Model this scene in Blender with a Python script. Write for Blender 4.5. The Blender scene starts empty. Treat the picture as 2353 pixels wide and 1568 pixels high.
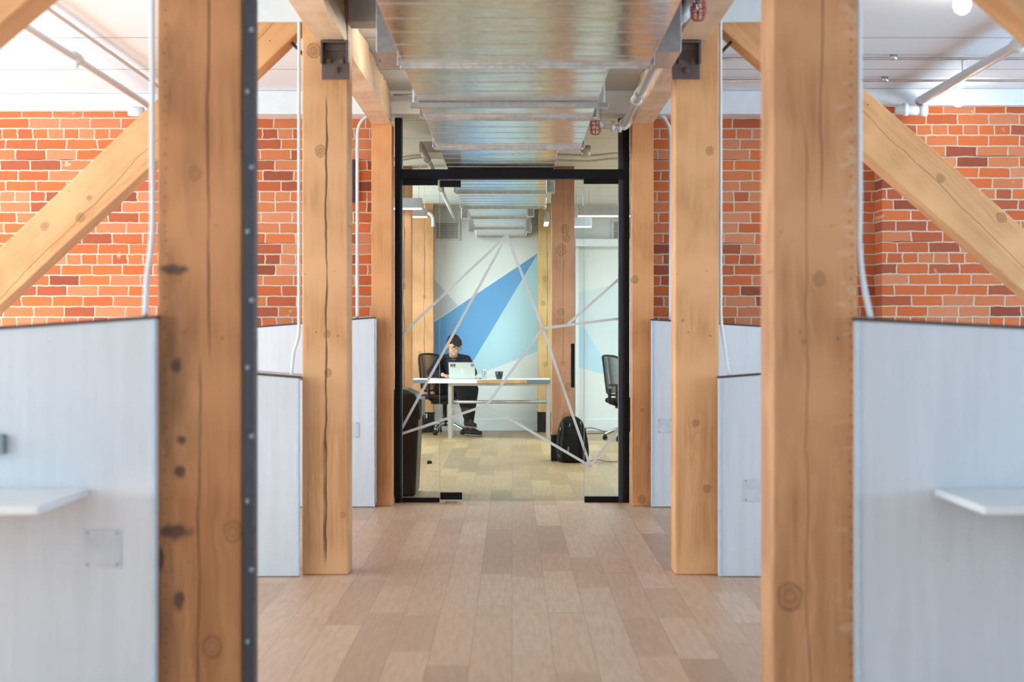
import bpy, bmesh, math, random
from mathutils import Vector, Matrix, Quaternion
random.seed(7)
PI = math.pi
F, HZ, CX, EYE = 4000.0, 765.0, 1176.5, 1.25     # focal length in px, horizon row, centre column, eye height
C = bpy.context.scene.collection
def PX(px, d): return (px - CX) * d / F
def PZ(py, d): return EYE - (py - HZ) * d / F
def P(px, py, d): return Vector((PX(px, d), d, PZ(py, d)))

# ------------------------------------------------------------------ materials
class G:
    def __init__(s, name):
        s.m = bpy.data.materials.new(name); s.m.use_nodes = True
        s.t = s.m.node_tree; s.t.nodes.clear()
        s.out = s.t.nodes.new('ShaderNodeOutputMaterial')
    def n(s, typ, **kw):
        nd = s.t.nodes.new('ShaderNode' + typ)
        for k, v in kw.items():
            if k in nd.inputs.keys(): s.set(nd.inputs[k], v)
            else: setattr(nd, k, v)
        return nd
    def set(s, inp, v):
        if isinstance(v, bpy.types.NodeSocket): s.t.links.new(v, inp)
        else:
            try: inp.default_value = v
            except Exception:
                inp.default_value = tuple(v) + (1.0,)
    def M(s, op, a, b=0.0, c=0.0):
        nd = s.t.nodes.new('ShaderNodeMath'); nd.operation = op
        s.set(nd.inputs[0], a); s.set(nd.inputs[1], b); s.set(nd.inputs[2], c)
        return nd.outputs[0]
    def xyz(s, v):
        nd = s.t.nodes.new('ShaderNodeSeparateXYZ'); s.set(nd.inputs[0], v); return nd.outputs
    def comb(s, x, y, z):
        nd = s.t.nodes.new('ShaderNodeCombineXYZ')
        s.set(nd.inputs[0], x); s.set(nd.inputs[1], y); s.set(nd.inputs[2], z); return nd.outputs[0]
    def mix(s, f, a, b, mode='MIX'):
        nd = s.t.nodes.new('ShaderNodeMix'); nd.data_type = 'RGBA'; nd.blend_type = mode
        s.set(nd.inputs[0], f); 
        for i, v in ((6, a), (7, b)):
            if isinstance(v, bpy.types.NodeSocket): s.t.links.new(v, nd.inputs[i])
            else: nd.inputs[i].default_value = tuple(v)[:3] + (1.0,)
        return nd.outputs[2]
    def ramp(s, f, stops):
        nd = s.t.nodes.new('ShaderNodeValToRGB'); s.set(nd.inputs[0], f)
        cr = nd.color_ramp
        while len(cr.elements) < len(stops): cr.elements.new(0.5)
        for e, (p, c) in zip(cr.elements, stops):
            e.position = p; e.color = tuple(c) + (1.0,)
        return nd.outputs[0]
    def sstep(s, v, a, b):
        nd = s.t.nodes.new('ShaderNodeMapRange'); nd.interpolation_type = 'SMOOTHSTEP'
        s.set(nd.inputs[0], v); s.set(nd.inputs[1], a); s.set(nd.inputs[2], b)
        return nd.outputs[0]
    def noise(s, vec, scale, detail=3.0, rough=0.5, dist=0.0):
        nd = s.t.nodes.new('ShaderNodeTexNoise')
        s.set(nd.inputs['Vector'], vec); nd.inputs['Scale'].default_value = scale
        nd.inputs['Detail'].default_value = detail; nd.inputs['Roughness'].default_value = rough
        nd.inputs['Distortion'].default_value = dist
        return nd.outputs[0]
    def scale(s, vec, sc):
        nd = s.t.nodes.new('ShaderNodeMapping'); s.set(nd.inputs[0], vec); nd.inputs['Scale'].default_value = sc
        return nd.outputs[0]
    def white(s, vec):
        nd = s.t.nodes.new('ShaderNodeTexWhiteNoise'); s.set(nd.inputs['Vector'], vec); return nd.outputs['Value']
    def obj(s): return s.t.nodes.new('ShaderNodeTexCoord').outputs['Object']
    def pos(s): return s.t.nodes.new('ShaderNodeNewGeometry').outputs['Position']
    def bsdf(s, col, rough=0.5, metal=0.0, bump=None, bstr=0.2, bdist=0.01, spec=0.5, aniso=0.0, emis=None, estr=0.0, coat=0.0):
        b = s.t.nodes.new('ShaderNodeBsdfPrincipled')
        s.set(b.inputs['Base Color'], col if isinstance(col, bpy.types.NodeSocket) else tuple(col)[:3] + (1.0,))
        s.set(b.inputs['Roughness'], rough); s.set(b.inputs['Metallic'], metal)
        b.inputs['Specular IOR Level'].default_value = spec
        b.inputs['Anisotropic'].default_value = aniso
        b.inputs['Coat Weight'].default_value = coat
        if emis is not None:
            b.inputs['Emission Color'].default_value = tuple(emis)[:3] + (1.0,); b.inputs['Emission Strength'].default_value = estr
        if bump is not None:
            bn = s.t.nodes.new('ShaderNodeBump'); bn.inputs['Strength'].default_value = bstr; bn.inputs['Distance'].default_value = bdist
            s.set(bn.inputs['Height'], bump); s.t.links.new(bn.outputs[0], b.inputs['Normal'])
        s.t.links.new(b.outputs[0], s.out.inputs[0])
        return s.m

def plain(name, col, rough=0.5, metal=0.0, var=0.06, nscale=14.0, bstr=0.05, **kw):
    g = G(name); o = g.obj()
    n = g.noise(o, nscale, 3)
    dark = tuple(max(0, c * (1 - var * 2)) for c in col); lite = tuple(min(1, c * (1 + var)) for c in col)
    c = g.ramp(n, [(0.3, dark), (0.7, lite)])
    return g.bsdf(c, rough, metal, bump=n, bstr=bstr, bdist=0.004, **kw)

def timber(name, knots=(), crack=None, dotcol=None, light=(.74, .42, .205), dark=(.52, .25, .10), axis='Z', stains=0.0, saw=None, seed=0.0, split=None, blot=()):
    g = G(name); o = g.obj(); c = g.xyz(o)
    if axis == 'Z': ax, ay, al = c[0], c[1], c[2]
    elif axis == 'Y': ax, ay, al = c[0], c[2], c[1]
    else: ax, ay, al = c[2], c[1], c[0]
    gx = ax; kmask = None; kcol = None
    for (kx, kz, r) in knots:
        dx = g.M('SUBTRACT', ax, kx); dz = g.M('SUBTRACT', al, kz)
        d2 = g.M('ADD', g.M('POWER', g.M('ABSOLUTE', g.M('DIVIDE', dx, r)), 2.0), g.M('POWER', g.M('ABSOLUTE', g.M('DIVIDE', dz, r * 1.15)), 2.0))
        e = g.M('EXPONENT', g.M('MULTIPLY', d2, -0.22))
        gx = g.M('SUBTRACT', gx, g.M('MULTIPLY', g.M('MULTIPLY', dx, e), 0.75))
        dd = g.M('ADD', g.M('SQRT', d2), g.M('MULTIPLY', g.M('SUBTRACT', g.noise(o, 38, 3), 0.5), 0.7))
        mk = g.sstep(dd, 1.05, 0.55)
        kmask = mk if kmask is None else g.M('MAXIMUM', kmask, mk)
        kcol = dd if kcol is None else g.M('MINIMUM', kcol, dd)
    v = g.comb(g.M('ADD', gx, seed), g.M('ADD', ay, seed * 1.7), g.M('MULTIPLY', al, 0.045))
    n1 = g.noise(v, 42.0, 6, 0.62, 0.15)
    v2 = g.comb(g.M('ADD', gx, seed), g.M('ADD', ay, seed), g.M('MULTIPLY', al, 0.10))
    n2 = g.noise(v2, 9.0, 3, 0.5, 0.6)
    n3 = g.noise(o, 2.2, 2)
    f = g.M('ADD', g.M('MULTIPLY', n1, 0.55), g.M('MULTIPLY', n2, 0.45))
    rings = g.M('SINE', g.M('MULTIPLY', n2, 70.0))
    f = g.M('ADD', f, g.M('MULTIPLY', rings, 0.035))
    col = g.ramp(f, [(0.36, dark), (0.5, tuple((a + b) / 2 for a, b in zip(light, dark))), (0.62, light)])
    col = g.mix(g.sstep(n3, 0.42, 0.66), col, tuple(min(1, x * 1.12) for x in light))
    col = g.mix(0.12, col, tuple(x for x in light))
    if stains > 0:
        ns = g.noise(g.scale(o, (5, 5, 1.1)), 1.6, 4, 0.6)
        side = g.sstep(ax, 0.04, -0.09)
        st = g.M('MULTIPLY', g.sstep(ns, 0.42, 0.70), g.M('MULTIPLY', side, stains))
        col = g.mix(st, col, (.11, .065, .035))
        low = g.M('MULTIPLY', g.sstep(al, 2.0, 0.5), 0.35 * stains)
        col = g.mix(low, col, (.40, .17, .06))
    if kmask is not None:
        kr = g.M('SINE', g.M('MULTIPLY', kcol, 9.0))
        kc = g.mix(g.sstep(kr, -1, 1), (.30, .13, .06), (.46, .21, .09))
        col = g.mix(g.M('MULTIPLY', kmask, 0.62), col, kc)
        ring = g.M('MULTIPLY', g.sstep(kcol, 0.8, 1.0), g.sstep(kcol, 1.25, 1.03))
        col = g.mix(g.M('MULTIPLY', ring, 0.55), col, (.16, .07, .03))
    for (bx, bz, rx, rz) in blot:
        dx = g.M('DIVIDE', g.M('SUBTRACT', ax, bx), rx); dz = g.M('DIVIDE', g.M('SUBTRACT', al, bz), rz)
        d = g.M('SQRT', g.M('ADD', g.M('MULTIPLY', dx, dx), g.M('MULTIPLY', dz, dz)))
        d = g.M('ADD', d, g.M('MULTIPLY', g.M('SUBTRACT', g.noise(o, 30, 2), 0.5), 1.1))
        col = g.mix(g.M('MULTIPLY', g.sstep(d, 1.1, 0.4), 0.85), col, (.07, .04, .03))
    # nail holes
    vo = g.n('TexVoronoi', voronoi_dimensions='3D'); g.set(vo.inputs['Vector'], g.comb(ax, 0.0, al)); vo.inputs['Scale'].default_value = 13.0
    hole = g.sstep(vo.outputs['Distance'], 0.065, 0.04)
    hole = g.M('MULTIPLY', hole, g.sstep(g.noise(o, 3.1, 1), 0.44, 0.50))
    col = g.mix(g.M('MULTIPLY', hole, 0.8), col, (.10, .045, .02))
    if dotcol:
        xc, sp, r = dotcol
        fr = g.M('SUBTRACT', g.M('FRACT', g.M('DIVIDE', al, sp)), 0.5)
        dz = g.M('MULTIPLY', fr, sp); dx = g.M('SUBTRACT', ax, g.M('ADD', xc, g.M('MULTIPLY', g.M('SUBTRACT', g.noise(g.comb(0.0, 0.0, al), 9, 1), 0.5), 0.03)))
        d = g.M('SQRT', g.M('ADD', g.M('MULTIPLY', dx, dx), g.M('MULTIPLY', dz, dz)))
        col = g.mix(g.M('MULTIPLY', g.sstep(d, r, r * 0.5), 0.85), col, (.10, .045, .025))
    if saw:
        x0, x1, amt = saw
        sz = g.noise(g.comb(g.M('MULTIPLY', ax, 0.4), 0.0, al), 34.0, 2, 0.4)
        sm = g.M('MULTIPLY', g.M('MULTIPLY', g.sstep(sz, 0.55, 0.66), g.sstep(ax, x0, x1)), amt)
        col = g.mix(sm, col, (.80, .62, .45))
    bump = g.M('MULTIPLY', n1, 0.5)
    if crack:
        for (x0, z0, z1, w, amp) in crack:
            wob = g.M('MULTIPLY', g.M('SUBTRACT', g.noise(g.comb(seed, 0.0, al), 2.4, 3, 0.55), 0.5), amp)
            d = g.M('ABSOLUTE', g.M('SUBTRACT', ax, g.M('ADD', x0, wob)))
            ww = g.M('MULTIPLY', g.M('ADD', g.M('MULTIPLY', g.noise(g.comb(3.3, 0.0, al), 5.0, 2), 1.6), -0.25), w)
            m = g.sstep(g.M('SUBTRACT', d, ww), 0.0015, -0.0008)
            m = g.M('MULTIPLY', m, g.M('MULTIPLY', g.sstep(al, z0, z0 + 0.1), g.sstep(al, z1, z1 - 0.1)))
            front = g.sstep(ay, -0.09, -0.11) if axis == 'Z' else 1.0
            m = g.M('MULTIPLY', m, front)
            col = g.mix(g.M('MULTIPLY', m, 0.9), col, (.075, .03, .012))
            bump = g.M('SUBTRACT', bump, g.M('MULTIPLY', m, 2.0))
    return g.bsdf(col, 0.55, 0, bump=bump, bstr=0.25, bdist=0.004, spec=0.3)

def brick_mat(name, seed=0.0):
    g = G(name); p = g.pos(); c = g.xyz(p)
    nx = g.noise(g.comb(c[0], seed, c[2]), 16, 3, 0.55); nz = g.noise(g.comb(c[0], 5.0 + seed, c[2]), 11, 3, 0.55)
    x = g.M('ADD', g.M('ADD', c[0], seed), g.M('MULTIPLY', g.M('SUBTRACT', nx, 0.5), 0.024))
    z = g.M('ADD', c[2], g.M('MULTIPLY', g.M('SUBTRACT', nz, 0.5), 0.016))
    h = 0.077
    zr = g.M('DIVIDE', g.M('SUBTRACT', z, 0.056), h)
    row = g.M('FLOOR', zr); fz = g.M('FRACT', zr)
    hd = g.M('LESS_THAN', g.M('FLOORED_MODULO', g.M('ADD', row, 2.0), 6.0), 0.5)
    w = g.M('SUBTRACT', 0.225, g.M('MULTIPLY', hd, 0.1125))
    off = g.M('ADD', g.M('MULTIPLY', g.white(g.comb(row, 3.0, seed)), 0.07), g.M('MULTIPLY', g.M('FLOORED_MODULO', row, 2.0), g.M('MULTIPLY', w, 0.5)))
    u = g.M('DIVIDE', g.M('ADD', x, off), w); colm = g.M('FLOOR', u); fx = g.M('FRACT', u)
    ex = g.M('MULTIPLY', g.M('MINIMUM', fx, g.M('SUBTRACT', 1.0, fx)), w)
    ez = g.M('MULTIPLY', g.M('MINIMUM', fz, g.M('SUBTRACT', 1.0, fz)), h)
    e = g.M('MINIMUM', ex, ez)
    mort = g.sstep(e, 0.0068, 0.0042)
    r = g.white(g.comb(colm, row, 1.0 + seed)); r2 = g.white(g.comb(colm, row, 9.0 + seed))
    bc = g.ramp(r, [(0.0, (.26, .060, .040)), (0.10, (.40, .095, .050)), (0.25, (.58, .125, .045)), (0.5, (.72, .165, .048)), (0.75, (.64, .205, .088)), (1.0, (.70, .27, .14))])
    bc = g.mix(g.M('MULTIPLY', g.noise(p, 22, 4, 0.65), 0.30), bc, (.50, .16, .07))
    worn = g.M('MULTIPLY', g.sstep(g.noise(g.comb(c[0], 8.0 + seed, c[2]), 7.5, 4, 0.6), 0.66, 0.72), 0.7)
    bc = g.mix(worn, bc, (.74, .55, .40))
    pit = g.sstep(g.noise(g.comb(c[0], 2.0, c[2]), 60, 2), 0.70, 0.76)
    bc = g.mix(g.M('MULTIPLY', pit, 0.4), bc, (.3, .1, .05))
    mc = g.mix(g.noise(p, 25, 3), (.54, .40, .29), (.74, .60, .46))
    col = g.mix(mort, bc, mc)
    dk = g.M('MULTIPLY', g.M('LESS_THAN', g.M('FLOORED_MODULO', row, 8.0), 0.5), g.sstep(g.M('ABSOLUTE', g.M('SUBTRACT', g.M('MULTIPLY', fz, h), 0.003)), 0.0045, 0.002))
    col = g.mix(g.M('MULTIPLY', dk, g.sstep(g.noise(g.comb(c[0], 0.0, row), 3, 2), 0.35, 0.6)), col, (.15, .06, .03))
    hgt = g.M('ADD', g.M('SUBTRACT', 1.0, mort), g.M('MULTIPLY', g.noise(p, 70, 3), 0.25))
    return g.bsdf(col, 0.85, 0, bump=hgt, bstr=0.6, bdist=0.006, spec=0.2)

def floor_mat(name, tint=(1, 1, 1), rough=0.34, board=0.0):
    g = G(name); p = g.pos(); c = g.xyz(p)
    T = lambda t: tuple(a * b for a, b in zip(t, tint))
    w = 0.160
    u = g.M('DIVIDE', c[0], w); ci = g.M('FLOOR', u); fx = g.M('FRACT', u)
    L = g.M('ADD', 1.15, g.M('MULTIPLY', g.white(g.comb(ci, 7.0, 2.0)), 0.5))
    vv = g.M('ADD', g.M('DIVIDE', c[1], L), g.M('MULTIPLY', g.white(g.comb(ci, 1.0, 0.0)), 5.0))
    # uneven board lengths
    vv = g.M('ADD', vv, g.M('MULTIPLY', g.M('SINE', g.M('ADD', g.M('MULTIPLY', vv, 2.1), ci)), 0.28))
    ri = g.M('FLOOR', vv); fy = g.M('FRACT', vv)
    r = g.white(g.comb(ci, ri, 0.5))
    ex = g.M('MULTIPLY', g.M('MINIMUM', fx, g.M('SUBTRACT', 1.0, fx)), w)
    ey = g.M('MULTIPLY', g.M('MINIMUM', fy, g.M('SUBTRACT', 1.0, fy)), L)
    gap = g.sstep(g.M('MINIMUM', ex, g.M('MULTIPLY', ey, 0.55)), 0.0018, 0.0008)
    base = g.ramp(r, [(0, T((.53, .32, .205))), (0.3, T((.64, .39, .25))), (0.65, T((.71, .445, .29))), (1, T((.75, .51, .355)))])
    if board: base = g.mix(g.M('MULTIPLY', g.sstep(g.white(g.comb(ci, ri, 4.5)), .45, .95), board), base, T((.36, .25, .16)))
    gv = g.comb(g.M('ADD', g.M('MULTIPLY', c[0], 1.0), g.M('MULTIPLY', ci, 3.7)), g.M('ADD', g.M('MULTIPLY', c[1], 0.09), g.M('MULTIPLY', ri, 1.3)), 0.0)
    n = g.noise(gv, 46, 6, 0.6, 0.3)
    n2 = g.noise(g.comb(g.M('ADD', c[0], g.M('MULTIPLY', ci, 2.0)), g.M('ADD', g.M('MULTIPLY', c[1], 0.22), ri), 0.0), 8.0, 4, 0.6, 1.2)
    ring = g.M('SINE', g.M('MULTIPLY', n2, 60.0))
    base = g.mix(g.M('MULTIPLY', g.sstep(n, 0.35, 0.7), 0.32), base, T((.36, .215, .135)))
    base = g.mix(g.M('MULTIPLY', g.sstep(ring, 0.2, 1.0), 0.10), base, T((.66, .49, .36)))
    base = g.mix(g.M('MULTIPLY', gap, 0.6), base, T((.19, .11, .07)))
    rg = g.M('ADD', rough, g.M('MULTIPLY', n, 0.12))
    hgt = g.M('SUBTRACT', g.M('MULTIPLY', n, 0.15), gap)
    return g.bsdf(base, rg, 0, bump=hgt, bstr=0.12, bdist=0.002, spec=0.45)

def ceiling_mat(name, col, y0, step):
    g = G(name); p = g.pos(); c = g.xyz(p)
    f = g.M('FRACT', g.M('DIVIDE', g.M('SUBTRACT', c[1], y0), step))
    d = g.M('MULTIPLY', g.M('MINIMUM', f, g.M('SUBTRACT', 1.0, f)), step)
    line = g.sstep(d, 0.016, 0.008)
    n = g.noise(p, 1.3, 2)
    cc = g.mix(n, tuple(x * 0.96 for x in col), col)
    cc = g.mix(g.M('MULTIPLY', line, 0.7), cc, (.22, .20, .20))
    return g.bsdf(cc, 0.6, 0, bump=g.M('SUBTRACT', 1.0, line), bstr=0.3, bdist=0.004, spec=0.2)

def panel_mat(name, col):
    g = G(name); o = g.obj()
    v = g.scale(o, (9, 9, 0.7)); n = g.noise(v, 3.0, 5, 0.6); n2 = g.noise(o, 55, 3); n3 = g.noise(o, 2.0, 3)
    cc = g.ramp(g.M('ADD', g.M('MULTIPLY', n, 0.6), g.M('MULTIPLY', n3, 0.4)), [(0.35, tuple(x * 0.90 for x in col)), (0.65, col)])
    sp = g.sstep(n2, 0.66, 0.74)
    cc = g.mix(g.M('MULTIPLY', sp, 0.10), cc, (.35, .34, .36))
    return g.bsdf(cc, 0.5, 0, bump=n, bstr=0.05, bdist=0.003, spec=0.3)

def duct_mat(name):
    g = G(name); p = g.pos(); c = g.xyz(p)
    n = g.noise(g.comb(g.M('MULTIPLY', c[0], 0.55), c[1], c[2]), 5.0, 4, 0.55)
    n2 = g.noise(g.comb(g.M('MULTIPLY', c[0], 0.2), c[1], c[2]), 14.0, 3, 0.5)
    cc = g.ramp(g.noise(p, 24, 4, 0.7), [(0.35, (.62, .63, .64)), (0.65, (.78, .79, .80))])
    rg = g.M('ADD', 0.10, g.M('MULTIPLY', n2, 0.14))
    return g.bsdf(cc, rg, 1.0, bump=g.M('ADD', n, g.M('MULTIPLY', n2, 0.25)), bstr=0.35, bdist=0.012)

def glass_mat(name, tint=(.90, .95, .93)):
    g = G(name)
    tr = g.n('BsdfTransparent'); tr.inputs[0].default_value = tint + (1,)
    gl = g.n('BsdfGlossy'); gl.inputs['Roughness'].default_value = 0.0
    lw = g.n('Fresnel'); lw.inputs[0].default_value = 1.5
    n = g.noise(g.pos(), 1.5, 1)
    gl.inputs[0].default_value = (.95, .98, .98, 1)
    f = g.M('ADD', g.M('MULTIPLY', lw.outputs[0], 0.30), g.M('MULTIPLY', n, 0.004))
    mx = g.n('MixShader'); g.t.links.new(f, mx.inputs[0]); g.t.links.new(tr.outputs[0], mx.inputs[1]); g.t.links.new(gl.outputs[0], mx.inputs[2])
    g.t.links.new(mx.outputs[0], g.out.inputs[0]); return g.m

def frost_mat(name):
    g = G(name)
    tr = g.n('BsdfTransparent'); tr.inputs[0].default_value = (.9, .9, .9, 1)
    n = g.noise(g.obj(), 30, 2)
    df = g.n('BsdfDiffuse'); g.set(df.inputs[0], g.mix(n, (.80, .78, .79), (.88, .86, .87)))
    tl = g.n('BsdfTranslucent'); tl.inputs[0].default_value = (.82, .80, .80, 1)
    m1 = g.n('MixShader'); m1.inputs[0].default_value = 0.5; g.t.links.new(df.outputs[0], m1.inputs[1]); g.t.links.new(tl.outputs[0], m1.inputs[2])
    mx = g.n('MixShader'); mx.inputs[0].default_value = 0.82; g.t.links.new(tr.outputs[0], mx.inputs[1]); g.t.links.new(m1.outputs[0], mx.inputs[2])
    g.t.links.new(mx.outputs[0], g.out.inputs[0]); return g.m

def weave_mat(name):
    g = G(name); c = g.xyz(g.obj())
    a = g.M('ABSOLUTE', g.M('SINE', g.M('MULTIPLY', c[0], 700.0))); b = g.M('ABSOLUTE', g.M('SINE', g.M('MULTIPLY', c[2], 700.0)))
    hole = g.M('MULTIPLY', g.M('GREATER_THAN', a, .62), g.M('GREATER_THAN', b, .5))
    p = g.n('BsdfPrincipled'); p.inputs['Base Color'].default_value = (.02, .018, .018, 1); p.inputs['Roughness'].default_value = .6
    t = g.n('BsdfTransparent'); m = g.n('MixShader'); g.set(m.inputs[0], hole)
    g.t.links.new(p.outputs[0], m.inputs[1]); g.t.links.new(t.outputs[0], m.inputs[2]); g.t.links.new(m.outputs[0], g.out.inputs[0]); return g.m

def emit_mat(name, col, st):
    g = G(name); e = g.n('Emission'); e.inputs[1].default_value = st
    g.set(e.inputs[0], g.mix(g.noise(g.obj(), 5, 1), col, tuple(min(1, c * 1.03) for c in col)))
    g.t.links.new(e.outputs[0], g.out.inputs[0]); return g.m

MT = {}
def mk():
    MT['brick'] = brick_mat('orange_brick'); MT['brick2'] = brick_mat('orange_brick_pier', 3.37)
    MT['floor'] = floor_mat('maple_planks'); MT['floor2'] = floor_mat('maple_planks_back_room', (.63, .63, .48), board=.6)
    MT['ceil'] = ceiling_mat('ceiling_panels', (.84, .90, .975), 11.56, 1.24)
    MT['ceil2'] = ceiling_mat('ceiling_panels_back', (.80, .80, .79), 14.5, 1.22)
    MT['white'] = plain('white_paint', (.80, .83, .86), 0.55, var=0.02)
    MT['wallw'] = plain('wall_white', (.80, .81, .80), 0.6, var=0.015, nscale=2.0)
    MT['panel'] = panel_mat('whitewashed_panel', (.76, .77, .805))
    MT['cap'] = plain('dark_cap', (.07, .045, .045), 0.6)
    MT['capw'] = plain('pale_cap', (.68, .60, .57), 0.6)
    MT['duct'] = duct_mat('galvanised_steel')
    MT['galv'] = plain('zinc_steel', (.55, .57, .59), 0.3, 1.0, nscale=40)
    MT['emt'] = plain('conduit_steel', (.62, .62, .63), 0.35, 0.8)
    MT['wpipe'] = plain('white_pipe_paint', (.78, .81, .85), 0.4, var=0.02)
    MT['black'] = plain('black_metal', (.006, .005, .007), 0.45, 0.0, bstr=.0, spec=.2)
    MT['blackrub'] = plain('black_plastic', (.012, .011, .012), 0.5, spec=.25)
    MT['slate'] = plain('slate_steel', (.052, .054, .068), 0.45, 0.3)
    MT['bracket'] = plain('brown_steel', (.17, .125, .115), 0.6, 0.2)
    MT['boltm'] = plain('bolt_zinc', (.22, .26, .28), 0.35, 0.8)
    MT['rod'] = plain('rust_rod', (.12, .07, .07), 0.55, 0.3)
    MT['glass'] = glass_mat('clear_glass'); MT['frost'] = frost_mat('frosted_tape')
    MT['glassedge'] = plain('glass_edge', (.50, .62, .62), 0.2)
    MT['blue'] = plain('mural_blue', (.13, .35, .66), 0.6, var=0.02, nscale=1.5)
    MT['lblue'] = plain('mural_light_blue', (.46, .68, .76), 0.6, var=0.02, nscale=1.5)
    MT['grey'] = plain('mural_grey', (.56, .60, .64), 0.6, var=0.02, nscale=1.5)
    MT['pale'] = plain('mural_pale', (.66, .73, .75), 0.6, var=0.02, nscale=1.5)
    MT['sky'] = plain('mural_sky', (.50, .70, .82), 0.6, var=0.02, nscale=1.5)
    MT['desk'] = plain('white_laminate', (.84, .84, .84), 0.35, var=0.01)
    MT['brown'] = plain('brown_edge', (.50, .28, .13), 0.45, var=0.12, nscale=9)
    MT['dgrey'] = plain('blue_grey_edge', (.12, .15, .18), 0.5)
    MT['silver'] = plain('silver_metal', (.55, .54, .52), 0.32, 0.6)
    MT['chrome'] = plain('polished_alu', (.62, .64, .66), 0.2, 1.0)
    MT['binb'] = plain('bin_brown', (.020, .016, .016), 0.4, spec=.3)
    MT['bing'] = plain('bin_grey', (.075, .075, .09), 0.45)
    MT['mesh'] = plain('seat_fabric', (.014, .013, .014), 0.7, nscale=60, var=0.1, spec=.15)
    MT['weave'] = weave_mat('chair_mesh')
    MT['bag'] = plain('bag_fabric', (.005, .005, .0055), 0.75, nscale=9, bstr=0.15, spec=.14)
    MT['bag2'] = plain('bag_webbing', (.008, .008, .008), 0.6, nscale=20, spec=.2)
    MT['tag'] = plain('tag_grey', (.25, .25, .25), 0.5)
    MT['skin'] = plain('skin', (.56, .29, .185), 0.5, var=0.05, nscale=25)
    MT['hair'] = plain('black_hair', (.009, .005, .005), 0.5, var=0.3, nscale=60, bstr=0.5, spec=.15)
    MT['shirt'] = plain('navy_shirt', (.010, .009, .016), 0.8, nscale=18, bstr=0.3, var=.05, spec=.12)
    MT['trouser'] = plain('black_trousers', (.007, .006, .007), 0.8, nscale=18, bstr=0.3, var=.05, spec=.1)
    MT['shoe'] = plain('black_shoe', (.010, .009, .009), 0.6, var=.03, spec=.2)
    MT['sole'] = plain('pale_sole', (.22, .21, .19), 0.6)
    MT['lips'] = plain('lips', (.42, .17, .13), 0.5)
    MT['eyew'] = plain('eye_white', (.55, .50, .47), 0.3)
    MT['frame'] = plain('glasses_frame', (.02, .015, .012), 0.3)
    MT['laptop'] = plain('laptop_alu', (.50, .52, .48), 0.42, 0.35, var=0.01)
    MT['screen'] = plain('dark_screen', (.02, .02, .022), 0.25)
    MT['logo'] = emit_mat('lit_logo', (.95, .97, 1.0), 2.2)
    MT['stk'] = plain('black_sticker', (.03, .03, .025), 0.5)
    MT['stkw'] = plain('sticker_print', (.62, .62, .6), 0.5)
    MT['purp'] = plain('purple_sticker', (.085, .06, .16), 0.5)
    MT['purp2'] = plain('lilac_print', (.26, .20, .42), 0.5)
    MT['can'] = plain('can_alu', (.75, .76, .80), 0.25, 1.0)
    MT['canp'] = plain('can_print', (.30, .31, .38), 0.4, 0.3)
    MT['mug'] = plain('black_glaze', (.004, .007, .008), 0.12, var=.02, bstr=0.0)
    MT['red'] = plain('red_wire', (.60, .05, .06), 0.4)
    MT['lampg'] = plain('lamp_grey', (.50, .52, .55), 0.4)
    MT['tube'] = emit_mat('tube_glow', (1.0, .93, 1.0), 9.0)
    MT['bulb'] = emit_mat('bulb_glow', (1.0, .97, .92), 6.0)
    MT['vent'] = plain('vent_white', (.72, .72, .70), 0.5); MT['ventd'] = plain('vent_dark', (.12, .12, .12), 0.7)
    MT['cable'] = plain('dark_cable', (.02, .035, .03), 0.5)
    MT['plate'] = plain('cover_plate_grey', (.66, .68, .72), 0.45, 0.0)
    MT['edge'] = plain('blue_white_edge', (.62, .72, .82), 0.4)
    MT['screenp'] = plain('dark_purple_panel', (.05, .02, .04), 0.3)
mk()

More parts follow.
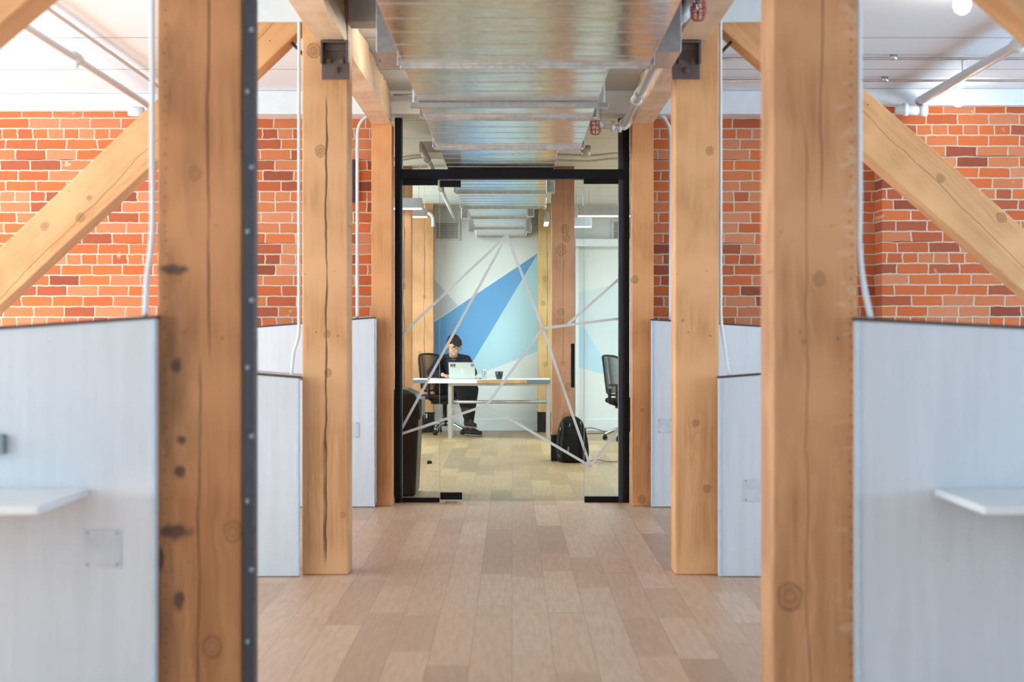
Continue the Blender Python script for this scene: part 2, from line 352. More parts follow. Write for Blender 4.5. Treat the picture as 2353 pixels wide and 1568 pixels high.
# ------------------------------------------------------------------ mesh building
WLOC = {}
class MB:
    def __init__(s): s.bm = bmesh.new()
    def box(s, x0, x1, y0, y1, z0, z1, rot=None, piv=None):
        vs = [s.bm.verts.new((x, y, z)) for x in (x0, x1) for y in (y0, y1) for z in (z0, z1)]
        for f in ((0, 1, 3, 2), (4, 6, 7, 5), (0, 4, 5, 1), (2, 3, 7, 6), (0, 2, 6, 4), (1, 5, 7, 3)):
            s.bm.faces.new([vs[i] for i in f])
        if rot: bmesh.ops.rotate(s.bm, verts=vs, cent=piv or Vector(((x0 + x1) / 2, (y0 + y1) / 2, (z0 + z1) / 2)), matrix=rot)
        return s
    def prism(s, pts, y0, y1):          # pts: (x, z) polygon extruded along Y
        a = [s.bm.verts.new((x, y0, z)) for x, z in pts]; b = [s.bm.verts.new((x, y1, z)) for x, z in pts]
        n = len(pts)
        s.bm.faces.new(a); s.bm.faces.new(b[::-1])
        for i in range(n): s.bm.faces.new((a[i], b[i], b[(i + 1) % n], a[(i + 1) % n]))
        return s
    def ring(s, c, u, v, ru, rv, n):
        return [s.bm.verts.new(c + u * (ru * math.cos(2 * PI * k / n)) + v * (rv * math.sin(2 * PI * k / n))) for k in range(n)]
    def loft(s, rings, caps=True):
        n = len(rings[0])
        for a, b in zip(rings, rings[1:]):
            for k in range(n): s.bm.faces.new((a[k], a[(k + 1) % n], b[(k + 1) % n], b[k]))
        if caps:
            s.bm.faces.new(rings[0][::-1]); s.bm.faces.new(rings[-1])
        return s
    def tube(s, pts, r, n=10, r2=None):
        pts = [Vector(p) for p in pts]; rs = []
        up = None
        for i, p in enumerate(pts):
            d = (pts[min(i + 1, len(pts) - 1)] - pts[max(i - 1, 0)]).normalized()
            if up is None:
                up = Vector((0, 0, 1)) if abs(d.z) < 0.9 else Vector((0, 1, 0))
            u = d.cross(up).normalized(); v = u.cross(d).normalized(); up = v
            rr = r if r2 is None else r + (r2 - r) * i / (len(pts) - 1)
            rs.append(s.ring(p, u, v, rr, rr, n))
        return s.loft(rs)
    def lathe(s, prof, c, n=24, axis=Vector((0, 0, 1)), caps=True):
        q = Vector((0, 0, 1)).rotation_difference(axis)
        rs = []
        for r, h in prof:
            rs.append([s.bm.verts.new(Vector(c) + q @ Vector((r * math.cos(2 * PI * k / n), r * math.sin(2 * PI * k / n), h))) for k in range(n)])
        return s.loft(rs, caps)
    def ell(s, c, rx, ry, rz, rot=None, n=16):
        m = Matrix.Translation(Vector(c)) @ (rot.to_4x4() if rot else Matrix.Identity(4)) @ Matrix.Diagonal((rx, ry, rz, 1))
        bmesh.ops.create_uvsphere(s.bm, u_segments=n, v_segments=max(6, n // 2 + 2), radius=1.0, matrix=m); return s
    def cap(s, a, b, ra, rb, n=12):
        a = Vector(a); b = Vector(b)
        s.ell(a, ra, ra, ra, n=n); s.ell(b, rb, rb, rb, n=n); s.tube([a, b], ra, n, rb); return s
    def torus(s, c, R, r, rot, n=20, m=6):
        rs = []
        for i in range(n):
            t = 2 * PI * i / n; d = rot @ Vector((math.cos(t), 0, math.sin(t))); ax = rot @ Vector((0, 1, 0))
            rs.append([s.bm.verts.new(Vector(c) + d * (R + r * math.cos(2 * PI * k / m)) + ax * (r * math.sin(2 * PI * k / m))) for k in range(m)])
        rs.append(rs[0]); return s.loft(rs, False)
    def build(s, name, mat, parent=None, bevel=0.0, smooth=False, sub=0, remesh=0.0, sm=4, segs=2, origin=None):
        bmesh.ops.recalc_face_normals(s.bm, faces=s.bm.faces)
        vs = s.bm.verts
        lo = Vector((min(v.co.x for v in vs), min(v.co.y for v in vs), min(v.co.z for v in vs)))
        hi = Vector((max(v.co.x for v in vs), max(v.co.y for v in vs), max(v.co.z for v in vs)))
        o = (lo + hi) / 2
        if parent is None: o.z = lo.z
        if origin is not None: o = Vector(origin)
        bmesh.ops.translate(s.bm, verts=vs, vec=-o)
        me = bpy.data.meshes.new(name); s.bm.to_mesh(me); s.bm.free()
        me.materials.append(MT[mat] if isinstance(mat, str) else mat)
        if smooth:
            for p in me.polygons: p.use_smooth = True
        ob = bpy.data.objects.new(name, me); C.objects.link(ob)
        if parent is not None:
            ob.parent = parent; ob.location = o - WLOC[parent.name]
        else: ob.location = o
        WLOC[ob.name] = o
        if remesh:
            md = ob.modifiers.new('r', 'REMESH'); md.mode = 'VOXEL'; md.voxel_size = remesh; md.use_smooth_shade = True
            m2 = ob.modifiers.new('s', 'SMOOTH'); m2.factor = 0.6; m2.iterations = sm
        if bevel:
            md = ob.modifiers.new('b', 'BEVEL'); md.width = bevel; md.segments = segs; md.limit_method = 'ANGLE'; md.angle_limit = math.radians(40)
        if sub:
            md = ob.modifiers.new('u', 'SUBSURF'); md.levels = sub; md.render_levels = sub
        return ob

def tag(o, label, cat, group=None, kind=None):
    o['label'] = label; o['category'] = cat
    if group: o['group'] = group
    if kind: o['kind'] = kind
    return o
def thing(name, label, cat, loc, group=None, kind=None):
    o = bpy.data.objects.new(name, None); C.objects.link(o); o.location = loc; o.empty_display_size = 0.1
    WLOC[o.name] = Vector(loc)
    return tag(o, label, cat, group, kind)
def dup(root, loc, rotz=None):
    r = root.copy(); C.objects.link(r); r.location = loc
    if rotz is not None: r.rotation_euler = (0, 0, rotz)
    for ch in list(root.children):
        c = ch.copy(); C.objects.link(c); c.parent = r
        for gch in list(ch.children):
            d = gch.copy(); C.objects.link(d); d.parent = c
    return r
def box(name, mat, x0, x1, y0, y1, z0, z1, parent=None, bevel=0.0, **kw):
    return MB().box(x0, x1, y0, y1, z0, z1).build(name, mat, parent, bevel, **kw)
S = 'structure'

# ------------------------------------------------------------------ the setting
DW = 12.8        # door wall
DB = 22.2        # back wall of the far room
CZ = 3.0
tag(box('floor', 'floor', -6.6, 6.6, -4.2, 12.86, -0.1, 0), 'pinkish maple plank floor of the open office', 'floor', kind=S)
tag(box('floor', 'floor2', -3.6, 3.6, 12.86, 22.3, -0.1, 0), 'maple plank floor of the room behind the glass door', 'floor', kind=S)
tag(box('ceiling', 'ceil', -6.6, 6.6, -4.2, 12.95, CZ, CZ + .12), 'white panelled ceiling of the open office', 'ceiling', kind=S)
tag(box('ceiling', 'ceil2', -3.6, 3.6, 12.95, 22.3, 2.87, 3.0), 'white ceiling of the room behind the glass door', 'ceiling', kind=S)
tag(box('wall_left_brick', 'brick', -6.6, -1.005, DW, DW + .2, 0, CZ), 'orange brick wall left of the glass door', 'wall', kind=S)
m = MB(); m.box(1.01, PX(2027, DW), DW, DW + .2, 0, CZ)
tag(m.build('wall_right_brick', 'brick'), 'orange brick wall right of the glass door', 'wall', kind=S)
tag(box('wall_right_brick_pier', 'brick2', PX(2027, 12.55), 6.6, 12.55, DW + .2, 0, CZ), 'brick wall stepping forward at the far right', 'wall', kind=S)
# white soffit along the top of the brick wall
tag(box('trim_1', 'white', PX(440, 12.55), PX(1905, 12.55), 12.55, 12.83, PZ(262, 12.55), CZ, bevel=.01), 'white painted soffit above the glass door', 'trim', kind=S)
tag(box('trim_2', 'white', -6.5, PX(440, 12.7) - .01, 12.7, DW, PZ(253, 12.7), CZ, bevel=.01), 'white trim above the left brick wall', 'trim', kind=S)
tag(box('trim_3', 'white', PX(1905, 12.5)+.03, 6.5, 12.45, 12.55, PZ(242, 12.45), CZ, bevel=.01), 'white trim above the brick pier at right', 'trim', kind=S)
# side walls and rear wall of the office, with window openings
def windowed(name, x0, x1, ys, z0, z1, label):
    m = MB(); y = -4.2
    for (a, b) in ys:
        m.box(x0, x1, y, a, 0, CZ); m.box(x0, x1, a, b, 0, z0); m.box(x0, x1, a, b, z1, CZ); y = b
    m.box(x0, x1, y, 13.0, 0, CZ)
    tag(m.build(name, 'wallw'), label, 'wall', kind=S)
WINS = [(-3.2, -.8), (.2, 2.6), (3.6, 6.0), (7.0, 9.4), (10.0, 12.0)]
windowed('wall_left', -6.6, -6.5, WINS, .7, 2.75, 'white side wall with tall windows on the left')
windowed('wall_right', 6.5, 6.6, WINS, .7, 2.75, 'white side wall with tall windows on the right')
m = MB()
m.box(-6.6, 6.6, -4.3, -4.2, 0, .6); m.box(-6.6, 6.6, -4.3, -4.2, 2.8, CZ)
for a, b in ((-6.6, -5.4), (-2.4, 2.4), (5.4, 6.6)): m.box(a, b, -4.3, -4.2, .6, 2.8)
tag(m.build('wall_rear', 'wallw'), 'white wall with windows behind the viewpoint', 'wall', kind=S)
# far room
tag(box('wall_back_left_side', 'wallw', -3.6, -3.5, 13.0, 22.3, 0, 2.87), 'white left side wall of the far room', 'wall', kind=S)
tag(box('wall_back_right_side', 'wallw', 3.5, 3.6, 13.0, 22.3, 0, 2.87), 'white right side wall of the far room', 'wall', kind=S)
wb = tag(box('wall_back', 'wallw', -3.6, 3.6, DB, DB + .1, 0, 2.87), 'white far wall painted with a blue geometric mural', 'wall', kind=S)
def paint(name, mat, pts, dep, label):
    m = MB(); m.prism([(PX(x, DB), PZ(y, DB)) for x, y in pts], DB - dep, DB + .002)
    o = m.build(name, mat, wb); o['label'] = label
paint('mural_shape', 'grey', [(930, 560), (995, 638), (1052, 703), (930, 782)], .001, 'grey painted triangle')
paint('mural_shape', 'blue', [(1236, 582), (1085, 834), (930, 826), (930, 786)], .0015, 'bright blue painted wedge')
paint('mural_shape', 'lblue', [(1236, 582), (1245, 804), (1096, 862), (1082, 840), (1085, 833)], .001, 'light blue painted wedge')
paint('mural_shape', 'pale', [(1322, 674), (1440, 648), (1440, 880), (1410, 868), (1334, 744), (1322, 730)], .001, 'pale grey painted shape')
paint('mural_shape', 'sky', [(1322, 722), (1336, 742), (1412, 868), (1322, 842)], .0015, 'sky blue painted triangle')
tag(box('baseboard_back', 'white', -3.5, 3.5, DB - .02, DB, 0, .15, bevel=.004), 'white baseboard under the mural wall', 'baseboard', kind=S)
tag(box('trim_4', 'white', PX(1322, 22), 3.4, 22.0, 22.2, PZ(566, 22), PZ(549, 22), bevel=.005), 'white ledge across the far wall at right', 'trim', kind=S)
tag(box('trim_5', 'white', PX(1322, 22.1), PX(1330, 22.1), 22.1, 22.2, .15, PZ(566, 22.1), bevel=.003), 'narrow pale vertical trim on the far wall right of the timber post', 'trim', kind=S)

# ------------------------------------------------------------------ glass front
FY0, FY1 = 12.78, 12.90
fr = thing('trim_6', 'black steel frame around the glass door and side panes', 'door frame', (0, 12.84, 0), kind=S)
zt = PZ(262, FY0)
for a, b in ((907, 920), (1433, 1446.5)): box('jamb', 'black', PX(a, FY0), PX(b, FY0), FY0, FY1, 0, zt, fr, .003)
for a, b in ((920.3, 923.5), (1422, 1432.6)): box('inner_stop', 'slate', PX(a, FY0), PX(b, FY0), FY0 + .03, FY1 - .01, 0, zt, fr, .002)
box('transom_bar', 'black', PX(920, FY0) + .0, PX(1433, FY0), FY0, FY1, PZ(411, FY0), PZ(389, FY0), fr, .003)
box('head', 'black', PX(920, FY0), PX(1433, FY0), FY0+.01, FY1-.01, zt - .015, zt+.05, fr)
GY = 12.84
def strips(segs, x0, x1, w=6.0):
    m = MB(); k = 0
    for (ax, ay, bx, by) in segs:
        if ax > bx: ax, ay, bx, by = bx, by, ax, ay
        t0, t1 = 0.0, 1.0
        if bx - ax > 1e-6:
            t0 = max(0, (x0 - ax) / (bx - ax)); t1 = min(1, (x1 - ax) / (bx - ax))
        elif not (x0 <= ax <= x1): continue
        if t1 <= t0: continue
        p = Vector((ax + (bx - ax) * t0, ay + (by - ay) * t0)); q = Vector((ax + (bx - ax) * t1, ay + (by - ay) * t1))
        d = (q - p).normalized(); nn = Vector((-d.y, d.x)) * w / 2
        vv = Vector((0, w / 2 / max(.15, abs(d.x))))
        na = vv if t0 > 0 else nn; nb = vv if t1 < 1 else nn
        pts = [p + na, q + nb, q - nb, p - na]
        y = GY - .0085 - .0003 * k; k += 1
        m.prism([(PX(v.x, y), PZ(v.y, y)) for v in pts], y, y + .0012)
    return m
SEG = [(1165, 541, 924, 768), (1165, 541, 924, 984), (1165, 541, 1247, 755), (1247, 755, 1357, 1074), (1247, 755, 1118, 932),
       (1118, 932, 924, 997), (1118, 932, 1357, 1072), (1357, 1072, 1426, 978), (1247, 755, 1426, 732), (1303, 747, 1426, 638)]
def pane(root, a, b, ya, yb, tape=True):
    gp = box('glass_pane', 'glass', PX(a, GY), PX(b, GY), GY - .005, GY + .005, PZ(yb, GY), PZ(ya, GY), root)
    if tape:
        o = strips(SEG, a, b).build('frosted_tape', 'frost', gp); o['label'] = 'pale frosted line pattern'
    return gp
w1 = thing('window_1', 'fixed glass side pane left of the glass door', 'window', (PX(966, GY), GY, 0), kind=S)
pane(w1, 923.5, 1009.5, 414, 1150)
box('top_rail', 'black', PX(922, GY), PX(1006, GY), GY - .02, GY + .02, PZ(426, GY), PZ(411, GY), w1, .002)
box('bottom_rail', 'black', PX(923, GY), PX(1010, GY), GY - .02, GY + .02, .0, PZ(1144, GY), w1, .002)
d1 = thing('door_1', 'frameless glass door with black pull handle', 'door', (PX(1177, GY), GY, 0), kind=S)
pane(d1, 1010.5, 1342, 414, 1150)
box('glass_edge', 'glassedge', PX(1009.8, GY), PX(1010.6, GY), GY - .004, GY + .006, .01, PZ(414, GY), d1)
box('glass_edge', 'glassedge', PX(1341.6, GY), PX(1342.6, GY), GY - .004, GY + .006, .01, PZ(414, GY), d1)
box('patch_fitting', 'black', PX(1011, GY), PX(1059, GY), GY - .022, GY + .022, PZ(430, GY), PZ(415, GY), d1, .002)
box('patch_fitting', 'black', PX(1012, GY), PX(1062, GY), GY - .022, GY + .022, PZ(1148, GY), PZ(1132, GY), d1, .002)
box('floor_pivot', 'chrome', PX(1022, GY), PX(1050, GY), GY - .02, GY + .02, .0, .012, d1, .002)
m = MB(); hx = PX(1316.5, 12.77)
m.box(hx - .011, hx + .011, 12.755, 12.775, PZ(891, 12.77), PZ(790, 12.77)); m.box(hx - .011, hx + .011, 12.90, 12.92, PZ(891, 12.77), PZ(790, 12.77))
for z in (PZ(805, 12.77), PZ(876, 12.77)): m.box(hx - .008, hx + .008, 12.76, 12.92, z - .01, z + .01)
m.build('door_handle', 'black', d1)
w2 = thing('window_2', 'fixed glass side pane right of the glass door', 'window', (PX(1383, GY), GY, 0), kind=S)
pane(w2, 1343.5, 1424, 409, 1150)
box('top_rail', 'black', PX(1341, GY), PX(1424, GY), GY - .02, GY + .02, PZ(423, GY), PZ(408, GY), w2, .002)
box('bottom_rail', 'black', PX(1343, GY), PX(1428, GY), GY - .02, GY + .02, .0, PZ(1141, GY), w2, .002)
w3 = thing('window_3', 'clear glass transom above the black bar', 'window', (0, GY, PZ(389, GY)), kind=S)
pane(w3, 921, 1432, 266, 389, False)

# ------------------------------------------------------------------ timber posts, beams, braces
def post(mat, x0, x1, y0, y1, z1, label, group, bevel=.008, base=False, z0=0.0):
    cx, cy = (x0 + x1) / 2, (y0 + y1) / 2
    r = thing('timber_post', label, 'post', (cx, cy, 0), group, 'thing')
    MB().box(x0, x1, y0, y1, z0, z1).build('timber', mat, r, bevel, origin=(cx, cy, 0), segs=3)
    if base: box('base_wrap', 'black', x0 - .006, x1 + .006, y0 - .006, y1 + .006, 0, .255, r, .003)['label'] = 'black base sleeve'
    return r
lt, dk = (.74, .42, .205), (.52, .25, .10)
def K(px, py, d, cx): return (PX(px, d) - cx, PZ(py, d))
def kn(lst, d, cx): return [(K(a, b, d, cx)[0], K(a, b, d, cx)[1], r * d / F) for a, b, r in lst]
# first row
x0, x1 = PX(361, 5.2), PX(557.5, 5.2); cx = (x0 + x1) / 2
m1l = timber('timber_near_left', knots=kn([(448, 398, 13), (487, 1487, 20), (535, 1222, 20)], 5.2, cx),
             crack=[(.028, 1.15, 2.6, .0035, .03), (-.005, .0, 1.2, .0025, .05)], dotcol=(-.103, .043, .0042), light=(.60, .275, .12), dark=(.36, .145, .055),
             stains=.75, seed=.3, blot=[K(398, 620, 5.2, cx) + (.055, .02), K(402, 1222, 5.2, cx) + (.06, .03), K(417, 1012, 5.2, cx) + (.02, .018), K(412, 1085, 5.2, cx) + (.022, .025),
             K(405, 840, 5.2, cx) + (.02, .03), K(412, 1380, 5.2, cx) + (.02, .04), K(370, 1290, 5.2, cx) + (.012, .05)])
post(m1l, x0, x1, 5.2, 5.46, CZ, 'massive dark-stained timber post at the left front with a steel strip on its edge', 'first row of timber posts')
x0, x1 = PX(1776, 5.2), PX(1971, 5.2); cx = (x0 + x1) / 2
m1r = timber('timber_near_right', knots=kn([(1883, 642, 13), (1815, 1372, 26), (1848, 785, 6)], 5.2, cx), crack=[(-.025, .0, 1.9, .0014, .05), (.02, 1.6, 2.9, .0018, .04)],
             dotcol=(.107, .034, .0042), light=(.70, .345, .165), dark=(.46, .205, .085), saw=(.03, .10, .28), seed=1.3, stains=.2)
post(m1r, x0, x1, 5.2, 5.46, CZ, 'massive timber post at the right front with a dotted line of nail holes', 'first row of timber posts')
# second row
x0, x1 = -1.083, -.846; cx = (x0 + x1) / 2
m2l = timber('timber_mid_left', knots=kn([(737, 348, 11), (755, 856, 8), (753, 768, 7), (789, 1183, 5), (722, 118, 14)], 9.0, cx),
             crack=[(.006, .02, 2.5, .0058, .05), (-.004, .05, .75, .003, .03)], light=(.76, .41, .20), dark=(.57, .26, .10), seed=2.1)
post(m2l, x0, x1, 8.98, 9.22, CZ, 'timber post with a long wavy crack, left of the passage', 'second row of timber posts')
x0, x1 = .842, 1.068; cx = (x0 + x1) / 2
m2r = timber('timber_mid_right', knots=kn([(1630, 348, 8), (1598, 972, 7), (1624, 1122, 8), (1568, 737, 3)], 9.0, cx), light=(.84, .43, .20), dark=(.62, .275, .10), seed=3.7)
post(m2r, x0, x1, 8.98, 9.22, CZ, 'smooth timber post with small dark knots, right of the passage', 'second row of timber posts')
# third row, beside the door
x0, x1 = -1.014, -.866; cx = (x0 + x1) / 2
m3l = timber('timber_door_left', knots=kn([(880, 880, 2)], 12.75, cx), light=(.74, .34, .14), dark=(.56, .22, .075), seed=5.0)
post(m3l, x0, x1, 12.55, 12.77, 2.76, 'slim timber post against the left side of the black door frame', 'posts beside the glass door', .004)
x0, x1 = .866, 1.022; cx = (x0 + x1) / 2
m3r = timber('timber_door_right', knots=kn([(1455, 645, 7), (1470, 1142, 8), (1471, 940, 4), (1491, 1028, 4)], 12.75, cx), light=(.74, .34, .14), dark=(.56, .22, .075), seed=6.2)
post(m3r, x0, x1, 12.55, 12.77, 2.76, 'slim timber post against the right side of the black door frame', 'posts beside the glass door', .004)
# far room
mf = timber('timber_far_plain', knots=[(.02, 1.7, .02), (-.04, 1.0, .016), (.05, .6, .018)], crack=[(.02, .3, 2.8, .004, .06)], light=(.58, .29, .14), dark=(.42, .195, .08), seed=7.7)
mg = timber('timber_far_reddish', knots=[(.02, 2.26, .035), (-.02, 2.06, .045), (.035, 2.17, .03), (-.02, 1.45, .03), (-.03, 1.36, .03), (.0, .95, .02), (.05, .72, .03), (.04, .42, .04)],
            crack=[(.0, .9, 2.8, .002, .03)], light=(.50, .245, .145), dark=(.36, .16, .09), seed=8.4)
post(mf, PX(903, 16.95), PX(945, 16.95), 16.95, 17.2, 2.87, 'timber post just inside the far room behind the left side pane', 'timber posts in the far room', .005)
post(mf, PX(948, 21.8), PX(996, 21.8), 21.8, 22.05, 2.87, 'timber post by the mural wall behind the seated person', 'timber posts in the far room', .005, True)
post(timber('timber_far_yellow', knots=[(.0, 1.93, .03), (-.03, 1.62, .025), (.0, .85, .025)], crack=[(.02, .8, 2.8, .004, .05)], light=(.58, .36, .15), dark=(.42, .24, .09), seed=9.9),
     PX(1236, 21.85), PX(1272, 21.85), 21.85, 22.1, 2.87, 'yellowish timber post at the far end of the white table', 'timber posts in the far room', .005, True)
post(mg, PX(1268, 16.95), PX(1320, 16.95), 16.95, 17.2, 2.87, 'reddish knotty timber post behind the black backpack', 'timber posts in the far room', .005, True)

# longitudinal beams
mb1 = timber('timber_beam', light=(.88, .66, .47), dark=(.76, .50, .31), axis='Y', seed=4.4, knots=())
mb2 = timber('timber_beam_rough', light=(.88, .65, .46), dark=(.72, .46, .28), axis='Y', seed=11.4, knots=())
def beam(mat, x0, x1, y0, y1, z0, z1, label):
    m = MB(); nseg = int((y1 - y0) / .12); inner_lo = x1 if x0 < 0 else x0
    rng = random.Random(label)
    rings = []
    for i in range(nseg + 1):
        y = y0 + (y1 - y0) * i / nseg
        j = lambda a: rng.uniform(-a, a)
        if x0 < 0: pts = [(x0, z0), (x1 - .004 + j(.003), z0), (x1, z0 + .03 + j(.01)), (x1 - .012 + j(.010), z1), (x0, z1)]
        else: pts = [(x0 + .004 + j(.003), z0), (x1, z0), (x1, z1), (x0 + .012 + j(.010), z1), (x0, z0 + .03 + j(.01))]
        rings.append([m.bm.verts.new((a, y, b)) for a, b in pts])
    m.loft(rings)
    return tag(m.build('timber_beam', mat), label, 'beam', 'beams above the passage', 'thing')
beam(mb1, -1.01, -.85, 5.47, 8.975, 2.752, 2.995, 'near left timber beam resting above the bolted bracket')
beam(mb2, -1.014, -.866, 9.225, 12.545, 2.757, 2.995, 'far left timber beam ending on the slim post at the door')
beam(mb1, .85, 1.005, 5.47, 8.975, 2.752, 2.995, 'near right timber beam resting above the bolted bracket')
beam(mb2, .866, 1.014, 9.225, 12.545, 2.757, 2.995, 'far right timber beam ending on the slim post at the door')

def brace(pts, d, th, label, seed, knots=()):
    # pts: polygon in picture pixels at depth d; built along its own length so the grain follows it
    w = [Vector((PX(x, d), 0, PZ(y, d))) for x, y in pts]
    a, b = (w[0] + w[-1]) / 2, (w[len(w) // 2 - 1] + w[len(w) // 2]) / 2
    ang = math.atan2(b.z - a.z, b.x - a.x)
    mid = sum(w, Vector()) / len(w)
    R = Matrix.Rotation(ang, 3, 'Y')          # rotates (x,z) by -ang
    kl = []
    for (kx, ky, r) in knots:
        v = R @ (Vector((PX(kx, d), 0, PZ(ky, d))) - mid); kl.append((v.z, v.x, r))
    mat = timber('timber_brace_' + str(int(seed)), light=(.82, .44, .21), dark=(.64, .30, .115), axis='X', seed=seed, knots=kl, crack=[(.02, -1.6, .9, .0014, .06)])
    m = MB(); loc = [R @ (v - mid) for v in w]
    m.prism([(v.x, v.z) for v in loc], 0, th)
    bmesh.ops.recalc_face_normals(m.bm, faces=m.bm.faces)
    me = bpy.data.meshes.new('timber_brace'); m.bm.to_mesh(me); m.bm.free(); me.materials.append(mat)
    o = bpy.data.objects.new('timber_brace', me); C.objects.link(o); o.location = (mid.x, d, mid.z); o.rotation_euler = (0, -ang, 0)
    md = o.modifiers.new('b', 'BEVEL'); md.width = .006; md.segments = 2
    return tag(o, label, 'brace', 'diagonal timber braces', 'thing')
brace([(549, 50), (0, 570), (-792, 1320), (-655, 1320), (0, 703), (345, 383), (583, 172), (693, 66), (693, 50)], 9.02, .19,
      'pale diagonal timber brace rising behind the left front post', 21, [(103, 520, .018), (205, 455, .012), (185, 500, .02)])
brace([(1657, 47), (1657, 66), (1742, 140), (1975, 343), (2353, 672), (3098, 1320), (3267, 1320), (2353, 525), (1975, 195), (1805, 47)], 9.02, .19,
      'diagonal timber brace descending behind the right front post with round knots', 22, [(2161, 410, .019), (2302, 500, .022)])
brace([(355, -245), (-800, 737), (-1200, 1077), (-1500, 1077), (-800, 462), (355, -520)], 5.24, .19, 'timber brace crossing the top left corner', 23)
brace([(1980, -280), (2299, 0), (3100, 700), (3500, 1050), (3800, 1050), (3100, 425), (1980, -555)], 5.24, .19, 'timber brace crossing the top right corner', 24)
# steel tie rods beside the second posts
for a, b, lab in (((655, 82), (699, 128), 'dark steel tie rod beside the cracked post at left'), ((1694, 82), (1650, 128), 'dark steel tie rod beside the smooth post at right')):
    m = MB(); m.tube([P(a[0], a[1], 9.1), P(b[0], b[1], 9.1)], .009); tag(m.build('tie_rod', 'rod', smooth=True), lab, 'rod', 'steel tie rods')
# white cross tie on the ceiling
tag(box('trim_7', 'white', -1.42, 1.42, 8.99, 9.2, PZ(50, 8.99), CZ - .001, bevel=.005), 'white painted cross beam over the second posts', 'trim', kind=S)

# bolted brackets
def bracket(cx, label):
    d = 8.98; z1 = 2.748; z0 = 2.557; hw = .0715
    r = thing('beam_bracket', label, 'bracket', (cx, d, z0), 'bolted beam brackets')
    box('back_plate', 'bracket', cx - hw, cx + hw, d - .012, d - .001, z0, z1, r, .002)
    m = MB(); m.box(cx - hw, cx - hw + .012, d - .075, d - .012, z0 + .075, z1 - .0125); m.box(cx + hw - .012, cx + hw, d - .075, d - .012, z0 + .075, z1 - .0125)
    m.box(cx - hw, cx + hw, d - .075, d - .012, z1 - .012, z1); m.box(cx - hw + .0125, cx + hw - .0125, d - .03, d - .0125, z1 - .045, z1 - .0125)
    m.build('shoe', 'bracket', r, .002)
    for dx, z in ((-.032, z0 + .093), (.034, z0 + .093), (.002, z0 + .046)):
        m = MB(); m.lathe([(.017, 0), (.017, .014), (.009, .015), (.009, .026)], (cx + dx, d - .012, z), 6, Vector((0, -1, 0))); m.build('bolt', 'bracket', r)
bracket(PX(771.5, 8.98), 'dark bolted steel bracket on the left cracked post'); bracket(PX(1576, 8.98), 'dark bolted steel bracket on the right smooth post')

# steel strip on the first left post
x0, x1 = PX(557.5, 5.18), PX(583, 5.18)
r = thing('steel_strip', 'dark steel edge strip bolted along the left front post', 'steel strip', (x0, 5.2, 0))
m = MB(); m.box(x0, x1, 5.185, 5.195, 0, CZ); m.box(x0+.001, x0 + .007, 5.195, 5.44, 0, CZ)
m.build('angle_iron', 'slate', r, .001)
for i, py in enumerate((-90, 68, 210, 384, 532, 690, 845, 1003, 1152, 1310, 1476)):
    xx = PX(570 if i % 2 == 0 else 579, 5.18); z = PZ(py, 5.18)
    m = MB(); m.lathe([(.0085, 0), (.0085, .006), (.005, .007), (.005, .012)], (xx, 5.185, z), 6, Vector((0, -1, 0))); m.build('bolt', 'boltm', r)

# ------------------------------------------------------------------ office dividers
def divider(side, d, px_in, py_in, slope, xout, label, depth=.045, capd=None, plates=(), capm='cap', strip=False):
    xi = PX(px_in, d); sgn = -1 if side == 'L' else 1
    zi = PZ(py_in, d); zo = zi - slope * abs(xout - xi)
    r = thing('office_divider', label, 'office divider', ((xi + xout) / 2, d + depth / 2, 0), 'white office dividers', 'thing')
    MB().prism([(xi, .004), (xout, .004), (xout, zo), (xi, zi)], d, d + depth).build('panel', 'panel', r, .003)
    cd = capd or depth
    MB().prism([(xi - sgn*.004, zi - .002), (xout, zo - .002), (xout, zo + .008), (xi - sgn*.004, zi + .008)], d - .004, d + depth + .004).build('top_cap', capm, r)
    if capd:
        MB().prism([(xi, zi - .014), (xout, zo - .014), (xout, zo + .006), (xi, zi + .006)], d + depth + .005, d + cd).build('back_ledge', 'capw', r)
    e = MB().box(xi + sgn*.0005, xi + sgn * .011, d - .006, d - .0005, .004, zi - .004).build('edge_trim', 'edge', r)
    for (pa, pb, pc, pd) in plates:
        a, b, c, e_ = PX(pa, d), PX(pb, d), PZ(pd, d), PZ(pc, d)
        pl = box('cover_plate', 'plate', a, b, d - .004, d - .0003, c, e_, r, .0015)
        for (sx, sz) in ((a + .012, c + .01), (b - .012, c + .01), (a + .012, e_ - .01), (b - .012, e_ - .01)):
            MB().lathe([(.004, 0), (.003, .002)], (sx, d - .004, sz), 8, Vector((0, -1, 0))).build('screw', 'boltm', pl)
    if strip:
        MB().box(xi - sgn * .001, xi - sgn * .013, d - .004, d + .05, .03, zi - .01).build('angle_strip', 'galv', r, .001)
    return r
divider('L', 5.155, 357.5, 731, .070, -2.75, 'near left white divider with a square cover plate and a wall desk', plates=[(193, 279, 1217, 1305)])
divider('R', 5.155, 1967, 736, .050, 2.75, 'near right bluish white divider carrying a wall desk')
divider('L', 8.9, 687, 869, -.078, -2.75, 'low middle left divider standing beside the cracked post', capd=.5)
divider('R', 8.9, 1651.5, 869, -.078, 2.75, 'low middle right divider with a cover plate, beside the smooth post', plates=[(1708, 1756, 1101, 1153)])
divider('L', 12.45, 861, 731, .080, -2.62, 'far left white divider against the brick wall near the glass door', plates=[(795, 825, 970, 1007)], strip=True)
divider('R', 12.45, 1496.5, 736, .060, 2.62, 'far right white divider against the brick wall near the glass door', plates=[(1512, 1545, 962, 996)])
